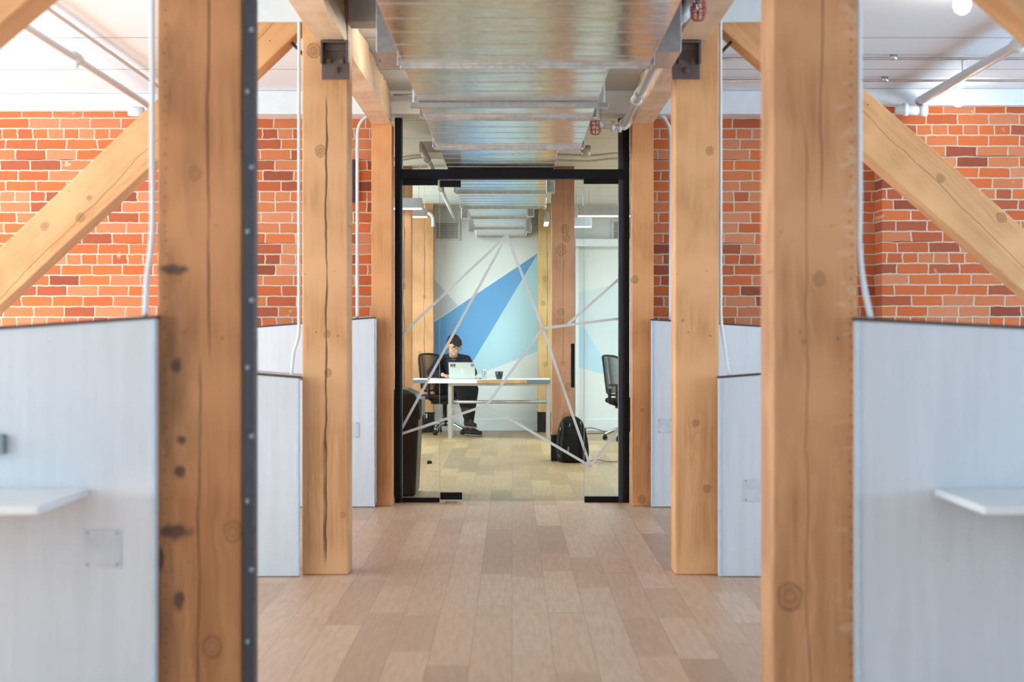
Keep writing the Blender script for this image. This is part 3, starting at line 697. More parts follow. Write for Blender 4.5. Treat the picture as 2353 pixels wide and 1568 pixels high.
# wall desks
def wdesk(xa, xb, label):
    r = thing('wall_desk', label, 'desk', ((xa + xb) / 2, 4.87, .74), 'white wall desks')
    box('desk_top', 'desk', min(xa, xb), max(xa, xb), 4.60, 5.148, .768, .79, r, .003)
    m = MB(); xc = xb * .78
    m.box(xc - .02, xc + .02, 5.11, 5.148, .35, .768); m.box(xc - .02, xc + .02, 4.7, 5.148, .735, .768); m.build('bracket', 'silver', r)
wdesk(-1.253, -2.6, 'white wall desk fixed to the near left divider'); wdesk(1.249, 2.6, 'white wall desk fixed to the near right divider')
tag(box('wall_socket', 'boltm', PX(-14, 5.14), PX(12, 5.14), 5.128, 5.154, PZ(1044, 5.14), PZ(998, 5.14), bevel=.004), 'small pale socket on the near left divider at the picture edge', 'socket')

# ------------------------------------------------------------------ conduits and pipes
def arc(pts, n=8):
    # smooth polyline through points (Catmull-Rom)
    P_ = [Vector(p) for p in pts]; out = []
    for i in range(len(P_) - 1):
        p0 = P_[max(i - 1, 0)]; p1 = P_[i]; p2 = P_[i + 1]; p3 = P_[min(i + 2, len(P_) - 1)]
        for k in range(n):
            t = k / n
            out.append(0.5 * ((2 * p1) + (-p0 + p2) * t + (2 * p0 - 5 * p1 + 4 * p2 - p3) * t * t + (-p0 + 3 * p1 - 3 * p2 + p3) * t ** 3))
    out.append(P_[-1]); return out
def pipe(name, pts, r, mat, label, cat, group=None, smooth_path=False, extras=()):
    m = MB(); m.tube(arc(pts) if smooth_path else pts, r, 12)
    for (p, l, rr, ax) in extras:
        ax = Vector(ax).normalized(); m.tube([Vector(p) - ax * l / 2, Vector(p) + ax * l / 2], rr, 14)
    return tag(m.build(name, mat, smooth=True), label, cat, group)
d = 5.215
pipe('conduit', [P(350, -300, d), P(350, 300, d), P(350.5, 500, d), P(347, 570, d), P(338, 640, d), P(334, 726, 5.2)], .0085, 'wpipe', 'white conduit bending down into the near left divider', 'conduit', 'white conduits', True)
pipe('conduit', [P(1967.5 + 7, -300, d), P(1967.5 + 7, 300, d), P(1968 + 7, 480, d), P(1974, 560, d), P(1982, 640, d), P(2001, 731, 5.2)], .0085, 'wpipe', 'white conduit bending down into the near right divider', 'conduit', 'white conduits', True)
d = 9.0
pipe('conduit', [P(687, -90, d), P(687, 300, d), P(687, 700, d), P(686, 770, d), P(675, 812, d), P(670, 862, 8.99)], .0085, 'wpipe', 'white conduit beside the cracked post bending into the low left divider', 'conduit', 'white conduits', True)
pipe('conduit', [P(1656, -90, d), P(1656, 300, d), P(1656, 650, d), P(1657, 735, d), P(1664, 790, d), P(1675, 864, 8.99)], .0085, 'wpipe', 'white conduit beside the smooth post bending into the low right divider', 'conduit', 'white conduits', True)
d = 12.66
pipe('conduit', [P(821, 729, 12.5), P(821, 600, d), P(821, 400, d), P(821, 330, d), P(823, 297, d), P(834, 275, d), P(856, 262, d), P(880, 256, d)], .0125, 'wpipe', 'white conduit curving off the soffit down the brick wall', 'conduit', 'white conduits', True)
pipe('conduit', [P(1500, 262, d), P(1520, 266, d), P(1533, 282, d), P(1540, 310, d), P(1541, 420, d), P(1541, 735, 12.5)], .0125, 'wpipe', 'white conduit curving behind the smooth right post', 'conduit', 'white conduits', True)
# sprinkler pipes
m = MB(); m.tube([(.803, 5.6, 2.768), (.803, 12.5, 2.745)], .026, 14)
for y in (10.9, 11.25, 8.2): m.tube([(.803, y - .05, 2.752), (.803, y + .05, 2.752)], .037, 14)
m.ell((.803, 12.47, 2.745), .042, .06, .042)
m.tube([P(1437, 294, 12.47), P(1385, 290, 12.47)], .018, 12); m.tube([P(1412, 291, 12.47), P(1404, 291, 12.47)], .036, 12); m.tube([P(1428, 293, 12.47), P(1421, 293, 12.47)], .036, 12)
m.tube([P(1385, 290, 12.47), P(1376, 282, 12.47), P(1373, 240, 12.47)], .02, 12)
tag(m.build('sprinkler_pipe', 'wpipe', smooth=True), 'white sprinkler pipe with couplings running along the right beam', 'pipe')
def cage(c, sc, label):
    r = thing('caged_sprinkler', label, 'sprinkler', c, 'caged sprinkler heads'); c = Vector(c)
    m = MB()
    for k in range(8):
        a = 2 * PI * k / 8; u = Vector((math.cos(a), math.sin(a), 0))
        m.tube(arc([c + u * .036 * sc + Vector((0, 0, .045 * sc)), c + u * .038 * sc + Vector((0, 0, -.01 * sc)), c + u * .028 * sc + Vector((0, 0, -.045 * sc)), c + Vector((0, 0, -.052 * sc))], 4), .0028 * sc, 5)
    for z in (.045, .015, -.018): m.torus(c + Vector((0, 0, z * sc)), .037 * sc, .0028 * sc, Matrix.Rotation(PI / 2, 3, 'X'), 20, 5)
    m.build('wire_cage', 'red', r, smooth=True)
    m = MB(); m.lathe([(.012 * sc, .05 * sc), (.012 * sc, .02 * sc), (.005 * sc, .01 * sc), (.005 * sc, -.02 * sc), (.016 * sc, -.022 * sc), (.016 * sc, -.025 * sc)], c, 10); m.build('nozzle', 'chrome', r, smooth=True)
cage(P(1368, 293, 12.47), 1.0, 'red caged sprinkler head hanging near the transom'); cage(P(1604, 24, 7.6), .88, 'red caged sprinkler head at the near right beam')
# long ceiling pipes
m = MB(); m.tube([(2.90, 5.0, 2.90), (2.90, 12.40, 2.90)], .032, 14); m.tube([P(2058, 252, 12.35), P(2128, 255, 12.35)], .036, 14)
m.tube([(2.90, 9.9, 2.90), (2.90, 10.0, 2.90)], .046, 14); m.tube([P(2074, 252, 12.35), P(2085, 252, 12.35)], .046, 14); m.tube([P(2112, 254, 12.35), P(2130, 255, 12.35)], .042, 14); m.tube([(2.90, 11.2, 2.93), (2.90, 11.2, CZ)], .008)
tag(m.build('ceiling_pipe', 'wpipe', smooth=True), 'white ceiling pipe at right ending in a tee over the brick wall', 'pipe')
m = MB(); m.tube([(-2.62, 5.0, 2.915), (-2.62, 12.55, 2.89)], .022, 14); m.tube([(-2.44, 5.0, 2.96), (-2.44, 12.5, 2.95)], .012, 12); m.tube([P(296, 255, 12.5), P(330, 258, 12.5)], .036, 14); m.tube([(-2.62, 10.4, 2.9), (-2.62, 10.52, 2.9)], .036, 14); m.tube([(-2.62, 10.46, 2.84), (-2.62, 10.46, 2.9)], .014)
tag(m.build('ceiling_pipe', 'wpipe', smooth=True), 'thin white ceiling pipes running to the brick wall at left', 'pipe')
def emt(y, x0, x1, z, label, clips=()):
    m = MB(); m.tube([(x0, y, z), (x1, y, z)], .009, 10)
    for c in clips: m.box(c - .02, c + .02, y - .014, y + .014, z - .008, CZ if z > 2.9 else z + .015)
    return tag(m.build('ceiling_conduit', 'emt', smooth=True), label, 'conduit', 'steel ceiling conduits')
emt(10.95, .95+.1, 6.4, 2.975, 'thin steel ceiling conduit nearer than the lit bulb at right', (1.3, 2.4, 3.6, 4.8))
emt(11.9, .95+.1, 6.4, 2.975, 'thin steel ceiling conduit feeding the lit bulb at right', (1.3, 2.55, 4.0))
emt(9.6, 1.1, 1.9, 2.975, 'short steel ceiling conduit above the right brace', (1.3,))
emt(11.0, -.84, -.5, 2.97, 'short steel conduit between the left beam and the duct', (-.7,))
emt(12.3, -.84, -.5, 2.93, 'short steel conduit above the glass front at left', (-.55,))
def bulb(c, top, sc, label):
    r = thing('ceiling_bulb', label, 'light bulb', c, 'bare ceiling bulbs'); c = Vector(c)
    m = MB(); m.lathe([(.05 * sc, top - c.z - .001), (.05 * sc, top - c.z - .02), (.025 * sc, top - c.z - .03), (.022 * sc, .05 * sc)], c, 16); m.build('lamp_holder', 'wpipe', r, smooth=True)
    m = MB(); m.lathe([(.012 * sc, .052 * sc), (.022 * sc, .045 * sc), (.042 * sc, .0), (.048 * sc, -.035 * sc), (.036 * sc, -.065 * sc), (.012 * sc, -.08 * sc)], c, 18); m.build('glass_bulb', 'bulb', r, smooth=True)
b1 = P(2202, 217, 12.1); bulb((b1.x, 12.1, 2.90), CZ, 1.0, 'lit bare bulb above the brick pier at right')
b2 = P(2211, 0, 8.9); bulb((b2.x, 8.9, PZ(-2, 8.9)), CZ, 1.0, 'lit bare bulb cut by the top edge of the picture')
box_ = MB().box(PX(806, DW - .03), PX(817, DW - .03), DW - .05, DW - .001, PZ(466, DW), PZ(370, DW)).build('wall_screen', 'screenp')
tag(box_, 'dark narrow panel on the brick wall beside the cracked post', 'wall panel')

# ------------------------------------------------------------------ duct
du = thing('air_duct', 'long galvanised ventilation duct running over the passage into the far room', 'duct', (0, 12, 2.45))
ZB = 2.45
secs = [(2.5, 7.78, -.49, .615), (7.80, 11.42, -.49, .447), (11.44, 16.88, -.472, .305), (16.90, 22.19, -.425, .155)]
for (ya, yb, xa, xb) in secs:
    m = MB(); m.box(xa, xb, ya, yb, ZB, 2.80)
    m.build('duct_section', 'duct', du, .006)
    y = ya + .25
    m = MB()
    while y < yb - .15:
        m.box(xa + .004, xb - .004, y - .010, y + .010, ZB - .0022, ZB + .002); y += .30
    m.build('stiffening_beads', 'duct', du, .0015)
def joint(y, xa, xb, h=.028, w=.05):
    m = MB(); m.box(xa - .022, xb + .022, y - w / 2, y + w / 2, ZB - h * .35, ZB + .02); m.box(xa - .01, xb + .01, y - .004, y + .004, ZB - h, ZB)
    m.box(xa - .0215, xa + .001, y - w / 2 + .001, y + w / 2 - .001, ZB + .0202, 2.8); m.box(xb - .001, xb + .0215, y - w / 2 + .001, y + w / 2 - .001, ZB + .0202, 2.8)
    m.build('joint_flange', 'duct', du, .002)
for y, a, b in ((3.8, -.49, .615), (7.79, -.49, .615), (9.66, -.49, .447), (11.25, -.49, .447), (14.8, -.472, .305), (16.6, -.472, .305), (18.1, -.425, .155), (19.9, -.425, .155), (21.6, -.425, .155)):
    joint(y, a, b, h=.02)
m = MB(); m.box(-.61, -.492, 7.81, 8.3, 2.51, 2.9); m.build('side_box', 'galv', du, .003)
m = MB(); m.box(.617, .76, 7.81, 8.3, 2.51, 2.9); m.build('side_box', 'galv', du, .003)
# trapeze hanger
m = MB(); m.box(-.53, .50, 9.03, 9.08, ZB - .03, ZB - .004); m.tube([(.478, 9.055, ZB - .03), (.478, 9.055, 2.87)], .006, 8); m.tube([(-.512, 9.055, ZB - .03), (-.512, 9.055, 2.87)], .006, 8)
m.build('trapeze_hanger', 'galv', du, .001)
for (a, b, c, e, dd) in ((1060, 1074, 476, 501, 17.0), (1212, 1227, 475, 497, 17.6), (1208, 1221, 500, 533, 19.4), (1076, 1088, 505, 533, 19.4), (1256, 1275, 390, 442, 13.6)):
    box('damper_box', 'galv', PX(a, dd), PX(b, dd), dd, dd + .18, PZ(e, dd), PZ(c, dd), du, .003)

# ------------------------------------------------------------------ far room services
pipe('ceiling_pipe', [(-.68, 13.1, 2.66), (-.72, 22.0, 2.68)], .020, 'wpipe', 'white pipe left of the duct in the far room', 'pipe', extras=[((-.69, 14.2, 2.66), .08, .03, (0, 1, 0)), ((-.70, 17.2, 2.67), .08, .03, (0, 1, 0))])
m = MB(); m.box(-.74, -.49, 13.9, 14.3, 2.66+.03, 2.78); tag(m.build('vent_box', 'white', None, .004), 'small white box joined to the left of the duct', 'vent box')
pipe('pipe_elbow', [P(970, 491, 21.75), P(984, 490, 21.75), P(993, 497, 21.75), P(995, 508, 21.75), P(995, 521, 21.75)], .022, 'wpipe', 'white elbow pipe on the timber post behind the person', 'pipe', smooth_path=True)
def emt2(y, x0, x1, z, label, bx=None):
    m = MB(); pts = arc([(x0, y, z), (x0 + (x1 - x0) * .35, y, z - .012), (x0 + (x1 - x0) * .6, y, z + .01), (x1, y, z + .004)], 5); m.tube(pts, .010, 8)
    if bx is not None: m.box(bx - .04, bx + .04, y - .04, y + .04, z - .03, 2.87)
    tag(m.build('ceiling_conduit', 'emt', smooth=True), label, 'conduit', 'steel ceiling conduits')
emt2(15.1, .36, 1.3, 2.80, 'wavy steel conduit with a junction box right of the duct in the far room', .64)
emt2(16.0, .36, 1.3, 2.84, 'wavy steel conduit behind the junction box in the far room')
emt2(15.2, -1.3, -.52, 2.79, 'steel conduit left of the duct in the far room', -.56)
emt2(15.7, -1.3, -.52, 2.82, 'second steel conduit left of the duct in the far room')
def vent(a, b, c, e, label):
    dd = DB - .02; r = thing('wall_vent', label, 'vent', (PX((a + b) / 2, dd), dd, PZ(e, dd)), 'wall vents')
    xa, xb, za, zb = PX(a, dd), PX(b, dd), PZ(e, dd), PZ(c, dd)
    m = MB(); m.box(xa, xb, dd, DB, za, za + .03); m.box(xa, xb, dd, DB, zb - .03, zb); m.box(xa, xa + .03, dd, DB, za + .03, zb - .03); m.box(xb - .03, xb, dd, DB, za + .03, zb - .03); m.build('frame', 'vent', r)
    box('backing', 'ventd', xa + .02, xb - .02, DB - .004, DB - .001, za + .02, zb - .02, r)
    n = 9
    for i in range(n):
        z = za + .035 + (zb - za - .07) * (i + .5) / n
        MB().box(xa + .03, xb - .03, dd + .002, dd + .014, z - .005, z + .005).build('slat', 'vent', r)
vent(997, 1058, 508, 553, 'white wall vent behind the left side of the duct'); vent(1405, 1470, 505, 552, 'white wall vent at the right edge of the glass front')
def linlamp(a, b, c, e, dd, label, w=.12):
    xa, xb, za, zb = PX(a, dd), PX(b, dd), PZ(e, dd), PZ(c, dd)
    r = thing('pendant_light', label, 'pendant light', ((xa + xb) / 2, dd, za), 'linear pendant lights')
    box('housing', 'lampg', xa, xb, dd, dd + w, za + .008, zb, r, .003); box('light_tube', 'tube', xa + .005, xb - .005, dd + .01, dd + w - .01, za, za + .0075, r)
    for x in (xa + .05 * (xb - xa) + .01, xb - .03): MB().tube([(x, dd + w / 2, zb), (x, dd + w / 2, 2.87)], .002, 6).build('wire', 'galv', r)
linlamp(880, 969, 455, 480, 16.7, 'grey pendant light at upper left, nearer of the left pair')
linlamp(870, 981, 478, 499, 18.0, 'grey pendant light at upper left, farther of the left pair')
linlamp(1328, 1520, 474, 497, 17.9, 'long grey pendant light behind the right side pane')
linlamp(1320, 1360, 500, 522, 19.8, 'short grey pendant light below the long one at right')
linlamp(1251, 1262, 487, 512, 19.0, 'small grey pendant light between the duct and the reddish post', .6)

# ------------------------------------------------------------------ table
ta, tb = 20.42, 21.14
r = thing('white_table', 'long white table with metal legs in front of the seated person', 'table', (PX(1105, 20.8), 20.78, 0))
TZ = PZ(873, ta)
X0, X1 = PX(946, ta), PX(1265, ta)
box('tabletop', 'desk', X0, X1, ta + .012, tb, TZ - .03, TZ, r, .002)
for a, b, mm, ll in ((946, 980, 'dgrey', 'grey edge section'), (980.3, 1096, 'desk', 'white edge section'), (1096.3, 1210, 'brown', 'brown edge section'), (1210.3, 1265, 'dgrey', 'blue grey edge section')):  # front edge drawn as differently coloured sections
    o = box('edge_band', mm, PX(a, ta), PX(b, ta), ta, ta + .0115, TZ - .042, TZ, r, .001); o['label'] = ll
box('apron_rail', 'silver', PX(1030, ta), X1 - .01, ta + .02, ta + .06, TZ - .072, TZ - .042, r, .002); box('apron_rail', 'silver', PX(1030, ta), X1 - .01, tb - .06, tb - .02, TZ - .072, TZ - .031, r, .002)
for px in (1034, 1261):
    for y in (ta + .04, tb - .04):
        x = PX(px, ta); box('leg', 'silver', x - .02, x + .02, y - .02, y + .02, .0, TZ - .073, r, .003)
m = MB(); m.tube([(PX(1034, ta) + .02, ta + .30, PZ(925, 20.6)), (PX(1261, ta), ta + .30, PZ(925, 20.6))], .02, 12)
for px in (1034, 1261): m.tube([(PX(px, ta), ta + .05, PZ(925, 20.6)), (PX(px, ta), tb - .05, PZ(925, 20.6))], .016, 10)
m.build('stretcher', 'silver', r, smooth=True)

# laptop
ly = 20.66; Lc = (PX(1062, ly), ly, TZ)
r = thing('laptop', 'open silver laptop with stickers on its lid', 'laptop', Lc)
rz = Matrix.Rotation(math.radians(-6), 3, 'Z')
def bplace(name, mat, bx, rot, parent, bev=.0):   # box in laptop-local coordinates, rotated
    m = MB(); m.box(*bx); bmesh.ops.rotate(m.bm, verts=m.bm.verts, cent=(0, 0, 0), matrix=rot)
    bmesh.ops.translate(m.bm, verts=m.bm.verts, vec=Lc); return m.build(name, mat, parent, bev)
bplace('keyboard_base', 'laptop', (-.156, .156, 0, .22, .001, .014), rz, r, .003)
til = rz @ Matrix.Rotation(math.radians(13), 3, 'X')
lid = bplace('lid', 'laptop', (-.156, .156, -.004, .003, .012, .205), til, r, .0)
bplace('screen', 'screen', (-.148, .148, .0032, .0042, .02, .198), til, lid)
stk = bplace('sticker', 'stk', (-.135, -.075, -.0052, -.0042, .150, .188), til, lid); stk['label'] = 'black rectangular sticker'
mm = MB()
for (z, n, w) in ((.180, 6, .030), (.169, 2, .009), (.158, 8, .044)):
    for i in range(n):
        x = -.105 - w / 2 + w * (i + .15) / n; mm.box(x, x + w / n * .62, -.0060, -.0053, z - .0028, z + .0028)
bmesh.ops.rotate(mm.bm, verts=mm.bm.verts, cent=(0, 0, 0), matrix=til); bmesh.ops.translate(mm.bm, verts=mm.bm.verts, vec=Lc); mm.build('print', 'stkw', stk)
def disc(name, mat, c, rad, par, y=-.0052, n=24, lab=None, pts=None):
    m = MB(); pp = pts or [(c[0] + rad * math.cos(2 * PI * k / n), c[1] + rad * math.sin(2 * PI * k / n)) for k in range(n)]
    m.prism(pp, y, y + .0009); bmesh.ops.rotate(m.bm, verts=m.bm.verts, cent=(0, 0, 0), matrix=til); bmesh.ops.translate(m.bm, verts=m.bm.verts, vec=Lc)
    o = m.build(name, mat, par)
    if lab: o['label'] = lab
    return o
rs = disc('sticker', 'purp', (.128, .172), .019, lid, lab='round purple sticker'); disc('print', 'purp2', (.128, .172), .011, rs, y=-.0062)
ap = []
for k in range(40):
    t = 2 * PI * k / 40; rr = .0145 * (1 - .12 * abs(math.cos(t)) ** 8)
    x, z = rr * math.cos(t) * 1.0, rr * math.sin(t) * .98
    if abs(math.cos(t)) < .25: z -= .0022 * (1 - abs(math.cos(t)) / .25) * (1 if z > 0 else -1)
    if 0 < t < 1.2 or t > 2 * PI - .45:
        bd = math.hypot(x - .019, z - .003)
        if bd < .0085: x = .019 - math.sqrt(max(0, .0085 ** 2 - (z - .003) ** 2)) if abs(z - .003) < .0085 else x
    ap.append((x, z + .100))
lg = disc('lit_logo', 'logo', None, 0, lid, pts=ap, lab='glowing white fruit shaped logo')
lf = [(.001 + .0035 * math.cos(a) * .7 + .0035 * math.sin(a) * 0, .1195 + .0048 * math.sin(a)) for a in [2 * PI * k / 12 for k in range(12)]]
disc('logo_leaf', 'logo', None, 0, lid, pts=[(x + (z - .1195) * .5, z) for x, z in lf])

# can, mug, gadget
cc = P(1113, 873, 20.7); cc.z = TZ + .001
r = thing('drink_can', 'silver drink can between the laptop and the mug', 'can', cc)
MB().lathe([(.022, 0), (.0265, .006), (.0265, .108), (.024, .116), (.0215, .120), (.0205, .118), (.0, .117)], cc, 24, caps=False).build('can_body', 'can', r, smooth=True)
m = MB(); 
rs_ = []
for k in range(7):
    a = -PI / 2 - .45 + k * .12; rs_.append([m.bm.verts.new((cc.x + .0268 * math.cos(a), cc.y + .0268 * math.sin(a), cc.z + h)) for h in (.02, .10)])
for a, b in zip(rs_, rs_[1:]): m.bm.faces.new((a[0], b[0], b[1], a[1]))
m.build('printed_band', 'canp', r, smooth=True)['label'] = 'grey printed band'
MB().box(cc.x - .006, cc.x + .006, cc.y - .014, cc.y + .004, cc.z + .118, cc.z + .120).build('ring_pull', 'can', r)
mc = P(1147, 873, 20.6); mc.z = TZ + .001
r = thing('black_mug', 'black handleless mug standing on the table', 'mug', mc)
MB().lathe([(.0, 0), (.030, 0), (.034, .006), (.0455, .055), (.047, .092), (.0445, .092), (.042, .055), (.031, .010), (.0, .009)], mc, 28, caps=False).build('cup', 'mug', r, smooth=True)
gd = P(1103.5, 872, 20.7); tag(box('small_gadget', 'blackrub', gd.x - .014, gd.x + .012, 20.69, 20.73, TZ + .001, TZ + .012, bevel=.003), 'tiny black gadget lying beside the drink can', 'gadget')

# ------------------------------------------------------------------ office chair
def chair(loc, face, label):
    # face: heading angle; local +Y is the front of the chair
    r = thing('office_chair', label, 'chair', (0, 0, 0), 'black mesh office chairs')
    def B(m, *a, **k): return m.build(*a, **k)
    for k in range(5):
        a = 2 * PI * k / 5 + .3; u = Vector((math.cos(a), math.sin(a), 0))
        m = MB(); m.tube(arc([u * .03 + Vector((0, 0, .13)), u * .15 + Vector((0, 0, .125)), u * .26 + Vector((0, 0, .08)), u * .29 + Vector((0, 0, .065))], 4), .024, 10, .015); B(m, 'base_arm', 'chrome', r, smooth=True)
        m = MB(); c = u * .29 + Vector((0, 0, .028)); t = Vector((-u.y, u.x, 0))
        for s_ in (-1, 1): m.lathe([(.010, -.009), (.027, -.008), (.0275, .0), (.027, .008), (.010, .009)], c + t * .013 * s_, 14, t)
        m.box(c.x - .012, c.x + .012, c.y - .012, c.y + .012, .03, .068); B(m, 'caster', 'blackrub', r, smooth=False)
    m = MB(); m.lathe([(.035, .10), (.035, .16), (.026, .17), (.026, .36), (.05, .38)], (0, 0, 0), 16); B(m, 'gas_lift', 'blackrub', r, smooth=True)
    m = MB(); m.box(-.10, .10, -.14, .12, .37, .42); m.tube([(.08, .02, .40), (.24, .02, .39)], .007, 8); m.box(.22, .27, .005, .035, .378, .40); B(m, 'tilt_mechanism', 'blackrub', r, bevel=.01)
    m = MB(); m.box(-.24, .24, -.21, .25, .43, .49); B(m, 'seat', 'mesh', r, bevel=.03, segs=4)
    # curved back frame
    m = MB(); pts = []
    for (x, z) in ((-.19, .55), (-.22, .68), (-.225, .82), (-.21, .93), (-.15, .975), (0, .985), (.15, .975), (.21, .93), (.225, .82), (.22, .68), (.19, .55), (0, .53), (-.19, .55)):
        pts.append(Vector((x, -.24 - .06 * ((z - .53) / .45) + .10 * (abs(x) / .22) ** 2 * .6, z)))
    m.tube(arc(pts, 5), .013, 8); m.tube([(0, -.12, .40), (0, -.26, .44), (0, -.27, .60)], .022, 8); B(m, 'back_frame', 'blackrub', r, smooth=True)
    m = MB(); nx, nz = 10, 10; gr = []
    for i in range(nx + 1):
        row = []
        for j in range(nz + 1):
            z = .55 + .42 * j / nz; wv = .2 + .02 * math.sin(PI * j / nz); x = -wv + 2 * wv * i / nx
            row.append(m.bm.verts.new((x, -.24 - .06 * ((z - .53) / .45) + .06 * (abs(x) / .22) ** 2, z)))
        gr.append(row)
    for i in range(nx):
        for j in range(nz): m.bm.faces.new((gr[i][j], gr[i + 1][j], gr[i + 1][j + 1], gr[i][j + 1]))
    o = B(m, 'mesh_back', 'weave', r, smooth=True); md = o.modifiers.new('t', 'SOLIDIFY'); md.thickness = .004
    for s_ in (-1, 1):
        m = MB(); m.tube(arc([(s_ * .22, -.02, .42), (s_ * .275, -.02, .45), (s_ * .28, -.02, .52), (s_ * .28, -.02, .62)], 4), .017, 8); m.box(s_ * .28 - .035, s_ * .28 + .035, -.12, .13, .62, .645)
        B(m, 'armrest', 'blackrub', r, bevel=.006)
    r.location = loc; r.rotation_euler = (0, 0, face); WLOC[r.name] = Vector(loc)
    return r
ch = chair((-.83, 21.50, 0), math.atan2(-.62, .78) - PI / 2, 'black mesh office chair with polished base under the seated person')
c2 = dup(ch, (1.37, 20.25, 0), math.radians(-65)); c2['label'] = 'black office chair half hidden behind the right door jamb'

# ------------------------------------------------------------------ waste bin
bx0, bx1, by0, by1 = -1.10, -.705, 13.25, 13.85
r = thing('waste_bin', 'tall dark waste bin with a domed lid behind the left pane', 'bin', ((bx0 + bx1) / 2, (by0 + by1) / 2, 0))
m = MB(); rings = []
for z, ins in ((0, .035), (.02, .03), (.60, .004)):
    rings.append([m.bm.verts.new(p) for p in ((bx0 + ins, by0 + ins, z), (bx1 - ins, by0 + ins, z), (bx1 - ins, by1 - ins, z), (bx0 + ins, by1 - ins, z))])
m.loft(rings); m.build('bin_body', 'binb', r, .02, segs=3)
m = MB(); rings = []
for z, ins, yi in ((.585, -.012, 0), (.64, -.012, 0), (.72, .0, 0), (.78, .03, .02), (.815, .10, .06), (.822, .14, .1)):
    rings.append([m.bm.verts.new(p) for p in ((bx0 + ins, by0 - .012 + yi, z), (bx1 - ins, by0 - .012 + yi, z), (bx1 - ins, by1 + .012 - yi, z), (bx0 + ins, by1 + .012 - yi, z))])
m.loft(rings); m.build('domed_lid', 'binb', r, .02, segs=3)
m = MB(); m.prism([(0, 0), (.001, 0), (.001, .001), (0, .001)], 0, .001); m.bm.free()
box('lid_flap', 'bing', bx1 - .012, bx1 + .0165, by0 + .03, by1 - .03, .615, .745, r, .006)
o = box('side_handle', 'capw', bx1 + .010, bx1 + .035, by1 - .2, by1 - .08, .575, .61, r, .006)
pl = P(984, 1064, 16.6)
tag(MB().prism([(-.81, 0), (-.765, 0), (-.765, .022), (-.80, .03), (-.81, .02)], 16.6, 16.66).build('door_stop', 'blackrub', None, .004), 'small black wedge on the floor to the right of the waste bin', 'door stop')

# ------------------------------------------------------------------ backpack
bc = Vector((.585, 16.80, 0)); r = thing('backpack', 'black backpack leaning against the reddish timber post', 'backpack', bc)
def sell(m, c, hw, hd, prof, n=28, e=3.0):
    rs = []
    for z, f, dx in prof:
        ring = []
        for k in range(n):
            t = 2 * PI * k / n; cc_, ss = math.cos(t), math.sin(t)
            ring.append(m.bm.verts.new((c.x + dx + hw * f * math.copysign(abs(cc_) ** (2 / e), cc_), c.y + hd * min(1, f * 1.05) * math.copysign(abs(ss) ** (2 / e), ss), c.z + z)))
        rs.append(ring)
    m.loft(rs)
m = MB(); sell(m, bc, .158, .105, [(.0, .80, 0), (.02, .95, 0), (.06, 1.0, 0.003), (.18, .985, 0), (.28, .90, -.008), (.36, .78, -.01), (.41, .62, -.012), (.438, .40, -.015), (.447, .18, -.015)])
m.build('main_body', 'bag', r, smooth=True, sub=1)
m = MB(); sell(m, bc + Vector((-.01, -.10, 0)), .118, .045, [(.03, .75, 0), (.05, .95, 0), (.15, 1.0, 0), (.25, .9, 0), (.31, .7, 0), (.335, .4, 0)]); m.build('front_pocket', 'bag', r, smooth=True, sub=1)
for s_ in (-1, 1):
    m = MB(); x = bc.x + s_ * .085 - .012
    m.tube(arc([(x, bc.y - .06, .40), (x, bc.y - .15, .30), (x + s_ * .01, bc.y - .16, .16), (x + s_ * .02, bc.y - .13, .03)], 5), .010, 6); m.build('strap', 'bag2', r, smooth=True)
for (px, py, a) in ((1288, 987, 0), (1309.5, 978, .25), (1334.5, 973, .08), (1285, 1049, -.4), (1347, 990, 0)):
    p = P(px, py, 16.62); box_ = MB(); box_.box(p.x - .0022, p.x + .0022, p.y, p.y + .12, p.z - .014, p.z + .014, rot=Matrix.Rotation(a, 3, 'Y')); box_.build('zip_pull', 'tag', r)
p = P(1306, 1033, 16.63)
tg = MB().box(p.x - .0095, p.x + .0095, p.y, p.y + .05, p.z - .027, p.z + .027, rot=Matrix.Rotation(.12, 3, 'Y')).build('brand_tag', 'bag2', r)
cu = bpy.data.curves.new('tag_lettering', 'FONT'); cu.body = 'OGIO'; cu.size = .019; cu.extrude = .0005; cu.align_x = 'CENTER'; cu.align_y = 'CENTER'; cu.materials.append(MT['stkw'])
tt = bpy.data.objects.new('tmp', cu); C.objects.link(tt); bpy.context.view_layer.update(); me_ = bpy.data.meshes.new_from_object(tt.evaluated_get(bpy.context.evaluated_depsgraph_get())); bpy.data.objects.remove(tt)
to = bpy.data.objects.new('tag_lettering', me_); C.objects.link(to); to.parent = tg; to.location = (0, -.0265, 0); to.rotation_euler = (PI / 2, -PI / 2 + .12, 0)
m = MB(); p0 = P(1355, 1062, 16.7)
pts = arc([(p0.x, 16.72, .012), (p0.x + .06, 16.70, .03), (p0.x + .12, 16.72, .022), (p0.x + .17, 16.78, .006), (p0.x + .42, 16.8, .005)], 6)
rs_ = []
for q in pts: rs_.append([m.bm.verts.new(q + Vector(v)) for v in ((0, -.012, 0), (0, .012, 0), (0, .012, .004), (0, -.012, .004))])
m.loft(rs_); m.build('loose_strap', 'bag2', r)
pipe('cable', [P(1342, 985, 21.9) * 1.0, Vector((PX(1362, 22.0), 21.9, .05)), Vector((PX(1390, 21.8), 21.75, .008)), Vector((PX(1397, 21.6), 21.6, .006)), Vector((PX(1375, 21.4), 21.5, .006)), Vector((PX(1345, 21.4), 21.45, .006))], .005, 'cable', 'thin dark cable looping on the floor right of the backpack', 'cable', smooth_path=True)

